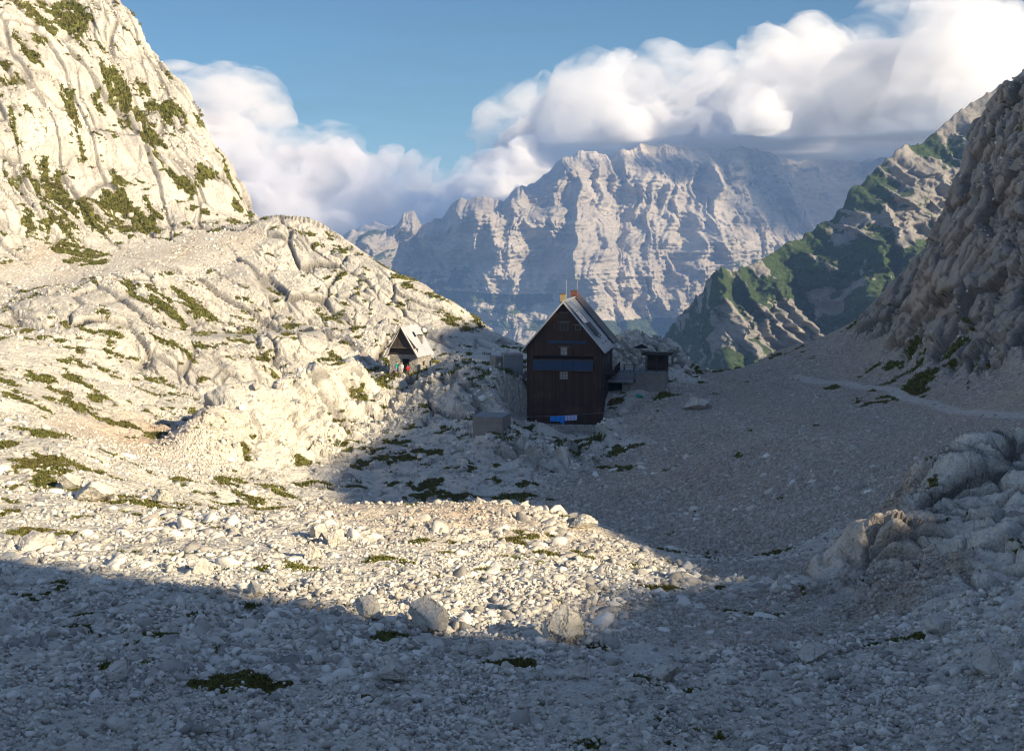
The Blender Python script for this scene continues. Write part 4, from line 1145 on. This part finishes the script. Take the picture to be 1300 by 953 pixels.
# ------------------------------------------------------------------ terrace wing beside it
TD = 176.0
def P3(px, py, D): return Vector(at(px, py, D))
tw = empty('terrace_wing', at(776, 500, 174), YAW, label='low concrete terrace wing with flat slab roof and dark opening, right of the tall hut', cat='annex')
def lx(px, D=174): return (at(px, 480, D)[0] - at(776, 480, D)[0])
def lz(py, D=174): return at(776, py, D)[2] - at(776, 500, 174)[2]
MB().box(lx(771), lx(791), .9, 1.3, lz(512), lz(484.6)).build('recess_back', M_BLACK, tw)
MB().box(lx(790), lx(797), -.1, .9, lz(512), lz(485)).build('pier', M_STONEW, tw)
mb = MB(); mb.box(lx(797.2), lx(806), .1, .9, lz(512), lz(485)); mb.build('stone_wall', M_STONE, tw)
MB().box(lx(771), lx(804.5), -.75, 3.2, lz(484.8), lz(481.5)).build('canopy', M_CONCG, tw, .03)
MB().box(lx(775), lx(808), .6, 6.5, lz(481.4), lz(474)).build('parapet', M_CONCG, tw, .02)
MB().box(lx(806), lx(844), .25, 6.5, lz(512), lz(473.2)).build('terrace_block', M_CONC, tw, .03)
mb = MB(); mb.box(lx(805.6), lx(844.5), .15, 6.6, lz(473.1), lz(472.2)); mb.build('coping', M_CONCG, tw)
rl = MB()
for i in range(8):
    x = lx(777) + i * .55; rl.tube((x, .75, lz(474)), (x, .75, lz(466)), .025, 6)
rl.tube((lx(777), .75, lz(466)), (lx(777) + 3.9, .75, lz(466)), .025, 6).tube((lx(777), .75, lz(470)), (lx(777) + 3.9, .75, lz(470)), .018, 6)
rl.build('railing', M_MAST, tw)
# timber shelter on the terrace
Tz = lz(472.2)
shx, shy, shz = at(776, 500, 174)
def tw_world(x, y, z): return Matrix.Rotation(YAW, 4, 'Z') @ Vector((x, y, z)) + Vector((shx, shy, shz))
sh = empty('timber_shelter', tw_world(lx(819), 1.0, Tz), YAW, label='dark timber shelter with slatted roof on the concrete terrace', cat='shelter')
mb = MB()
mb.box(-.5, 3.1, -.4, 3.0, 2.05, 2.13)
for i in range(13): mb.box(-.6, 3.2, -.5 + i * .28, -.42 + i * .28, 2.14, 2.24)
mb.build('roof', M_GREYWOOD, sh)
for x, y in ((0, 0), (2.5, 0), (0, 2.5), (2.5, 2.5), (1.25, 0)): MB().box(x - .06, x + .06, y - .06, y + .06, 0, 2.05).build('post', M_GREYWOOD, sh)
MB().box(.05, 2.45, 2.3, 2.36, 0, 1.9).build('back_wall', M_GREYWOOD, sh)
MB().box(0.06, 2.44, -.03, .03, .85, .93).build('rail', M_GREYWOOD, sh)
def bench_table(x, y, lab):
    o = empty('picnic_table', tw_world(x, y, Tz), YAW, label=lab, cat='picnic table')
    MB().box(0, 1.6, 0, .65, .70, .76).build('tabletop', M_GREYWOOD, o)
    for yy in (-.45, .85): MB().box(0, 1.6, yy, yy + .26, .42, .46).build('seat', M_GREYWOOD, o)
    for xx in (.15, 1.35): MB().prism([(-.4, 0), (-.3, 0), (.3, .69), (.36, .69), (.95, 0), (1.05, 0), (.42, .70), (.22, .70)], xx, xx + .08, axis='x').build('leg', M_GREYWOOD, o)
    return o
bench_table(lx(788), 2.0, 'dark wooden picnic table behind the terrace railing, next to the hut wall')
# folded sunshade on the terrace
us = empty('sunshade', tw_world(lx(811), 3.4, Tz), YAW, label='dark open sunshade on a pole above the left end of the terrace', cat='sunshade')
MB().tube((0, 0, 0), (0, 0, 3.1), .03).build('pole', M_MAST, us)
mb = MB(); bmesh.ops.create_cone(mb.bm, cap_ends=False, segments=8, radius1=.95, radius2=.03, depth=.42, matrix=Matrix.Translation((0, 0, 3.0)))
c_ = mb.build('canopy', M_BLACK, us); sm = c_.modifiers.new('t', 'SOLIDIFY'); sm.thickness = .03

# ------------------------------------------------------------------ washing line
p0 = Matrix.Rotation(YAW, 4, 'Z') @ Vector((.1, -.35, zpx(528.5))) + Vector((fx, fy, zb_))
p1 = Matrix.Rotation(YAW, 4, 'Z') @ Vector((W + 1.5, -.35, zpx(520))) + Vector((fx, fy, zb_))
wl = empty('washing_line', p0, YAW, label='thin washing line strung low along the front of the dark hut', cat='washing line')
dz = p1.z - p0.z; dl = W + 1.4
MB().tube((0, 0, 0), (dl * .5, 0, dz * .5 - .10), .012, 6).tube((dl * .5, 0, dz * .5 - .10), (dl, 0, dz), .012, 6).build('line', M_MAST, wl)
MB().box(-.05, .05, -.05, .25, -.05, .05).build('hook', M_MAST, wl)
MB().tube((dl, 0, dz + .1), (dl, 0, dz - 3.2), .05, 8).build('line_post', M_MAST, wl)
def cloth(x, w, h, mat, lab, seed, notch=0):
    """a hanging piece of washing with soft folds"""
    nx, nz2 = 9, 8; r = RS(seed); ph = r.rand() * 6
    zl = dz * x / dl - .10 * (1 - abs(x / dl - .5) * 2)
    bm = bmesh.new(); g = [[bm.verts.new((w * i / (nx - 1), .05 * math.sin(ph + i * 1.3) * (j / (nz2 - 1)) + .02, -h * j / (nz2 - 1) * (1 + (.25 if notch and i > nx - 4 else 0)))) for j in range(nz2)] for i in range(nx)]
    for i in range(nx - 1):
        for j in range(nz2 - 1): bm.faces.new((g[i][j], g[i + 1][j], g[i + 1][j + 1], g[i][j + 1]))
    me = bpy.data.meshes.new('cloth'); bm.to_mesh(me); bm.free()
    o = link('hanging_towel' if w > .5 else 'hanging_shirt', me, mat)
    s = o.modifiers.new('t', 'SOLIDIFY'); s.thickness = .015
    o.location = p0 + Matrix.Rotation(YAW, 4, 'Z') @ Vector((x, 0, zl)); o.rotation_euler = (0, 0, YAW)
    return tag(o, lab, 'laundry', 'washing on the line')
xs = lambda px: xpx(px)
cloth(xs(698), .62, .62, M_BLUECL, 'bright blue towel, leftmost piece of washing on the line', 1)
cloth(xs(698) + .66, .52, .66, M_BLUECL, 'bright blue towel in the middle of the blue washing', 2)
cloth(xs(698) + 1.22, .46, .85, M_BLUECL, 'bright blue shirt hanging lowest, beside the pale washing', 3, 1)
for i in range(4):
    cloth(xs(698) + 1.74 + i * .37, .33, .62, M_PALECL, ['pale lilac shirt next to the bright blue washing', 'second pale lilac shirt from the blue washing', 'third pale lilac shirt from the blue washing', 'rightmost pale lilac shirt on the washing line'][i], 10 + i)

# ------------------------------------------------------------------ concrete walls left of the hut
def conc(name, lab, cat, pxa, pxb, pyt, pyb, D, depth, mat, yaw=0.0, drop=1.5):
    a = Vector(at(pxa, pyt, D)); b = Vector(at(pxb, pyt, D)); zt, zb2 = a.z, at(pxa, pyb, D)[2] - drop
    w = (b.x - a.x) / math.cos(yaw)
    o = empty(name, (a.x, a.y, zb2), yaw, label=lab, cat=cat)
    MB().box(0, w, 0, depth, 0, zt - zb2 - .12).build('wall', mat, o, .03)
    MB().box(-.04, w + .04, -.04, depth + .04, zt - zb2 - .119, zt - zb2).build('cover_slab', M_CONCG if mat is M_CONC else M_CONC, o, .02)
    return o
hb = hit(620, 546)
conc('water_tank', 'weathered beige concrete water tank in the slope left of the hut', 'water tank', 600, 638, 528, 543, min(hb[1], 172) - .3, 3.6, M_CONC, math.radians(-14))
conc('retaining_wall', 'grey concrete retaining wall on the rise beside the upper left side of the hut', 'retaining wall', 640, 664, 450.5, 466, 180, 3.0, M_CONCG, math.radians(8))
conc('low_wall', 'low brownish concrete wall end left of the grey retaining wall', 'low wall', 629, 640, 453, 462, 181, 2.0, M_CONC, math.radians(24))

# ------------------------------------------------------------------ small stone hut
SD = 190.0
sx, sy, _ = at(494.5, 470, SD); sg = at(510, 473.5, SD)[2]
SY = math.radians(-19)
sh2 = empty('stone_hut', (sx, sy, sg), SY, label='small stone hut with steep pale metal roof and dark wooden gable, on the grassy knoll', cat='stone hut')
w2, l2, hw_, hr = 4.15, 4.6, at(510, 449, SD)[2] - sg, at(511, 414, SD)[2] - sg
MB().box(0, w2, .0, l2, -1.6, hw_).build('wall', M_STONEW, sh2)
s2 = (hr - hw_ + .1) / (w2 / 2 + .25)
MB().prism([(0.02, hw_ + .002), (w2 - .02, hw_ + .002), (w2 / 2, hr - .35)], .02, l2 - .02).build('gable_boarding', M_GREYWOOD, sh2)
# deep wooden porch gable in front
MB().prism([(-.02, hw_ + .95), (w2 + .02, hw_ + .95), (w2 / 2, hr - .3)], -.62, -.55).build('gable_boarding', M_GREYWOOD, sh2)
MB().box(-.02, w2 + .02, -.75, -.63, hw_ + .86, hw_ + .98).build('tie_beam', M_BEAM, sh2)
MB().box(.0, w2, -.08, -.002, hw_ - .02, hw_ + .85).build('upper_boarding', M_GREYWOOD, sh2)
for sdn in (-1, 1):
    hw2 = w2 / 2 + .32; xe = w2 / 2 + sdn * hw2; ze = hr - s2 * hw2
    MB().prism([(w2 / 2, hr), (xe, ze), (xe, ze - .12), (w2 / 2, hr - .14)], -1.0, l2 + .35).build('roof', M_SHEET, sh2)
    MB().prism([(w2 / 2, hr + .02), (xe, ze + .02), (xe, ze - .15), (w2 / 2, hr - .16)], -1.05, -1.002).build('barge_board', M_TRIMWOOD, sh2)
a2 = math.atan(s2)
c2x = w2 / 2 + 1.05; c2z = hr - s2 * 1.05
c = MB().box(c2x - .05, c2x + .5, 2.6, 3.1, c2z - .8, c2z + .42).build('chimney', M_STONEW, sh2)
MB().box(c2x - .11, c2x + .56, 2.54, 3.16, c2z + .422, c2z + .50).build('chimney_cap', M_TRIMWOOD, c)
M = Matrix.Translation((w2 / 2, 1.3, hr)) @ Matrix.Rotation(a2, 4, 'Y')
MB().box(1.0, 1.75, .35, .85, .002, .08, M).build('roof_hatch', M_BLACK, sh2)
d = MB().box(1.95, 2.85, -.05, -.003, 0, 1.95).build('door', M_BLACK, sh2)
mb = MB(); frame_xf(mb, 1.85, 2.95, 0, 2.05, -.055, .09, .04); mb.build('door_frame', M_BEAM, d)
w = MB().box(w2 + .002, w2 + .04, 1.6, 2.2, 1.0, 1.6).build('window', M_TRIMWOOD, sh2); MB().box(w2 + .041, w2 + .05, 1.66, 2.14, 1.06, 1.54).build('pane', M_GLASS, w)
MB().box(1.0, w2 - .2, -2.1, -.06, -.9, -.0).build('doorstep', M_STONE, sh2, .04)

# ------------------------------------------------------------------ people
def skin_body(name, joints, edges, mat):
    """one continuous body grown round a jointed skeleton"""
    me = bpy.data.meshes.new(name); me.from_pydata([j[0] for j in joints], edges, []); o = link(name, me, mat)
    sk = o.modifiers.new('skin', 'SKIN'); 
    for i, j in enumerate(joints):
        r = j[1] if isinstance(j[1], tuple) else (j[1], j[1]); me.skin_vertices[0].data[i].radius = r
    me.skin_vertices[0].data[0].use_root = True
    ss = o.modifiers.new('sub', 'SUBSURF'); ss.levels = 2; ss.render_levels = 2
    dg = bpy.context.evaluated_depsgraph_get(); dg.update()
    m2 = bpy.data.meshes.new_from_object(o.evaluated_get(dg)); bpy.data.objects.remove(o); m2.name = name
    m2.polygons.foreach_set('use_smooth', np.ones(len(m2.polygons), bool))
    return m2
def person(loc, face, lab, h, shirt, pants, shoes, hair, pose='stand', extra=None, group='hikers in front of the small hut'):
    k = NT('skin_and_clothes'); sep = k.n('ShaderNodeSeparateXYZ'); k.l(k.co(), sep.inputs[0]); z = sep.outputs[2]
    zz = 0.0 if pose == 'stand' else -.36
    skinc = (.42, .23, .15)
    c = k.mix(k.rng(z, .10, .105), shoes, pants[0])
    c = k.mix(k.rng(z, pants[1] - .005, pants[1]), c, pants[2])
    c = k.mix(k.rng(z, .93 + zz, .94 + zz), c, shirt)
    c = k.mix(k.rng(z, 1.475 + zz, 1.48 + zz), c, skinc)
    mat = k.fin(c)
    hipz = .92 + zz
    J = [((0, 0, hipz), (.16, .11)), ((0, .0, hipz + .22), (.14, .10)), ((0, .01, hipz + .46), (.18, .11)), ((0, 0, hipz + .56), (.06, .06)), ((0, -.01, hipz + .66), (.075, .085)), ((0, -.015, hipz + .76), (.07, .085))]
    E = [(0, 1), (1, 2), (2, 3), (3, 4), (4, 5)]
    for s in (-1, 1):
        b = len(J)
        arm = {'stand': [(.19 * s, .01, hipz + .49), (.25 * s, .02, hipz + .22), (.24 * s, -.10, hipz + .02), (.23 * s, -.15, hipz - .05)],
               'camera': [(.19 * s, .01, hipz + .49), (.27 * s, -.06, hipz + .27), (.12 * s, -.24, hipz + .50), (.06 * s, -.27, hipz + .56)],
               'sit': [(.19 * s, .01, hipz + .49), (.25 * s, -.08, hipz + .25), (.16 * s, -.30, hipz + .16), (.10 * s, -.35, hipz + .15)]}[pose if pose != 'stand' or not extra == 'arms' else 'camera']
        J += [(arm[0], .062), (arm[1], .045), (arm[2], .032), (arm[3], .036)]
        E += [(2, b), (b, b + 1), (b + 1, b + 2), (b + 2, b + 3)]
        b = len(J)
        if pose == 'sit':
            leg = [(.10 * s, -.02, hipz - .05), (.12 * s, -.44, hipz - .04), (.12 * s, -.50, .08), (.12 * s, -.64, .04)]
        else:
            leg = [(.10 * s, 0, hipz - .08), (.115 * s, -.02, .50), (.12 * s, .02, .08), (.125 * s, -.13, .035)]
        J += [(leg[0], .095), (leg[1], .062), (leg[2], .04), (leg[3], .035)]
        E += [(0, b), (b, b + 1), (b + 1, b + 2), (b + 2, b + 3)]
    me = skin_body('person', J, E, mat)
    sc = h / 1.75
    # face: nose, brow and ears pushed out of the head
    o = link('person', me); me.materials.clear(); me.materials.append(mat)
    o.location = loc; o.rotation_euler = (0, 0, face); o.scale = (sc, sc, sc)
    tag(o, lab, 'person', group)
    hz = hipz + .72
    mh = plain('hair', hair, .8, 0, .4, 30)
    MB().ball((0, .015, hz + .035), .105, 3, (.86, 1.0, .95)).build('hair', mh, o, smooth=True)
    mk_ = plain('face_skin', skinc, .6, 0, .1)
    MB().ball((0, -.055, hz - .005), .075, 3, (.85, .8, 1.15)).tube((0, -.11, hz + .0), (0, -.135, hz - .03), .012, 6, .016).ball((-.078, .0, hz - .01), .022, 1, (.5, 1, 1.3)).ball((.078, 0, hz - .01), .022, 1, (.5, 1, 1.3)).build('face', mk_, o, smooth=True)
    me2 = plain('eye_dark', (.02, .015, .01), .3)
    for s in (-1, 1): MB().ball((.028 * s, -.112, hz + .012), .009, 1).build('eye', me2, o)
    MB().box(-.022, .022, -.117, -.108, hz - .058, hz - .050).build('mouth', me2, o)
    # hands: palm, four fingers and a thumb
    for s in (-1, 1):
        hx = J[9 if s < 0 else 17][0] if False else J[(6 + 3) if s < 0 else (6 + 8 + 3)][0]
        mb = MB(); mb.ball((hx[0], hx[1] - .02, hx[2] - .03), .034, 2, (.6, 1, 1.15))
        for q in range(4): mb.tube((hx[0], hx[1] - .045 + q * .017, hx[2] - .055), (hx[0] - .008 * s, hx[1] - .05 + q * .018, hx[2] - .055 - (.05, .062, .058, .045)[q]), .0085, 6, .006)
        mb.tube((hx[0], hx[1] - .05, hx[2] - .02), (hx[0], hx[1] - .085, hx[2] - .06), .010, 6, .007); mb.build('hand', mk_, o, smooth=True)
    return o
def hutpt(x, y): return Matrix.Rotation(SY, 4, 'Z') @ Vector((x, y, 0)) + Vector((sx, sy, sg))
pA = person(hutpt(1.75, -1.55), math.radians(25), 'person in a teal green top and blue jeans standing left of the dark doorway', 1.74, (.02, .30, .22), ((.16, .24, .38), .5, (.16, .24, .38)), (.05, .04, .04), (.16, .08, .04), 'stand', 'arms')
pB = person(hutpt(2.55, -1.75), math.radians(-12), 'person in a pale grey top, pale shorts and red socks before the doorway', 1.66, (.50, .50, .48), ((.30, .10, .06), .38, (.55, .50, .40)), (.12, .05, .03), (.40, .30, .18), 'stand')
pC = person(hutpt(3.18, -1.2), math.radians(10), 'dark haired person in a red jacket sitting by the hut wall, right of the others', 1.68, (.30, .02, .03), ((.20, .02, .03), .3, (.08, .06, .07)), (.03, .03, .03), (.02, .015, .01), 'sit')
bn = empty('stone_bench', hutpt(3.18, -1.08), SY, label='low stone slab seat at the hut wall under the person in red', cat='bench')
MB().box(-.55, .5, -.02, .42, .34, .42).build('seat', M_STONEW, bn, .02)
for xx in (-.45, .22): MB().box(xx, xx + .2, .02, .38, -.02, .339).build('leg', M_STONEW, bn)
bp = MB().ball((0, 0, .27), .2, 3, (.95, .62, 1.3)).build('backpack', plain('red_nylon', (.22, .02, .03), .7), None, smooth=True)
bp.location = hutpt(1.2, -1.3) + Vector((0, 0, .0)); tag(bp, 'red backpack standing on the doorstep left of the hikers', 'backpack')

# ------------------------------------------------------------------ small things by the terrace
def lump(name, px, py, r, mat, lab, cat, sc=(1.3, .9, .6), seed=0):
    p = hit(px, py); v, f = rock_proto(3, seed, 10); v = v * np.array(sc) * r
    o = link(name, raw_mesh(name, v, f, smooth=True), mat); o.location = Vector(p) + Vector((0, 0, r * .35)); return tag(o, lab, cat)
lump('tarpaulin', 811, 503, .55, plain('green_tarpaulin', (.02, .26, .19), .5), 'crumpled green tarpaulin on the rocks below the terrace wall', 'tarpaulin', seed=4)
lump('canvas_sack', 780, 508, .42, plain('rust_red_canvas', (.22, .06, .035), .8), 'rust red sack beside the dark opening of the terrace wing', 'sack', (1, .9, 1.0), seed=5)

# ------------------------------------------------------------------ boulders one can tell apart
k = NT('boulder_limestone'); co = k.co(kind='Object'); c, n2, n3 = rock_colour(k, co, 1.6)
crk = k.vor(co, .9, 'DISTANCE_TO_EDGE'); c = k.mix(k.rng(crk, 0, .02, .6, 0), c, (.13, .125, .12))
M_BOULD = k.fin(c, k.bump(n3, .7, .03, k.bump(n2, .9, .12)))
def boulder(px, pyb, wpx, hpx, lab, seed, dpt=.85, sink=.18):
    p = hit(px, pyb - 2); D = p[1]; s = D / F
    v, f = rock_proto(5, seed, 16)
    v = v / np.abs(v).max(0)
    n_ = NZ.perlin(v * 1.8 + seed) * .10 + NZ2.perlin(v * 4.5 + seed) * .05 + NZ.perlin(v * 11 + seed) * .022 + NZ2.perlin(v * 26) * .010
    v = v * (1 + n_)[:, None]
    hh = hpx * s / (2 - sink * 2)
    v = v * np.array([wpx * s / 2, wpx * s / 2 * dpt, hh * 1.12])
    o = link('boulder', raw_mesh('boulder', v, f, smooth=False), M_BOULD)
    o.location = (p[0], p[1] + wpx * s * .25, p[2] + hh * (1 - 2 * sink)); return tag(o, lab, 'boulder')
BL = [(712,818,58,52,'large pale boulder with a sunlit right face, rightmost in the row at the shadow edge',3),
      (547,806,58,44,'big angular boulder in blue shade, left of the large sunlit one',9),
      (466,786,36,26,'squat boulder in shade at the shadow edge, left of the big angular boulder',14),
      (322,756,26,20,'small dark boulder just inside the shadow edge on the left',15),
      (42,700,52,24,'wide flat boulder at the left end of the shadow edge',17),
      (122,636,62,30,'pale sunlit slab boulder at the foot of the left slope',18),
      (88,622,34,22,'pale boulder leaning above the long sunlit slab boulder',19),
      (206,640,30,18,'small pale boulder beside the grass strip on the sunny shelf',31),
      (424,694,26,22,'pale sunlit block with a dark gap behind it, left part of the knoll',22),
      (404,684,28,18,'darker block wedged behind the pale one on the knoll',23),
      (398,712,24,24,'upright sunlit stone below the wedged blocks on the knoll',24),
      (258,728,30,18,'sunlit boulder just above the shadow edge, far left part',25),
      (742,672,38,16,'long pale block on the crest of the knoll, at its right end',26),
      (888,520,40,15,'rounded pale boulder on the slope right of the terrace wing',27),
      (1266,858,66,38,'large boulder in the shaded bottom right corner',28),
      (1190,806,44,28,'broad shaded boulder below the rock outcrop on the right',29),
      (1030,842,50,24,'flat shaded boulder among grass at the bottom, right of centre',30),
      (610,838,46,22,'low shaded boulder in front of the big angular boulder',32),
      (500,868,44,26,'shaded boulder at the bottom, left of centre',33),
      (150,866,40,24,'shaded boulder at the bottom left below the grass tufts',35),
      (846,866,44,22,'shaded boulder at the bottom beside dark grass',36),
      (735,860,36,20,'small shaded boulder below the large sunlit one',37)]
for b in BL: boulder(*b)
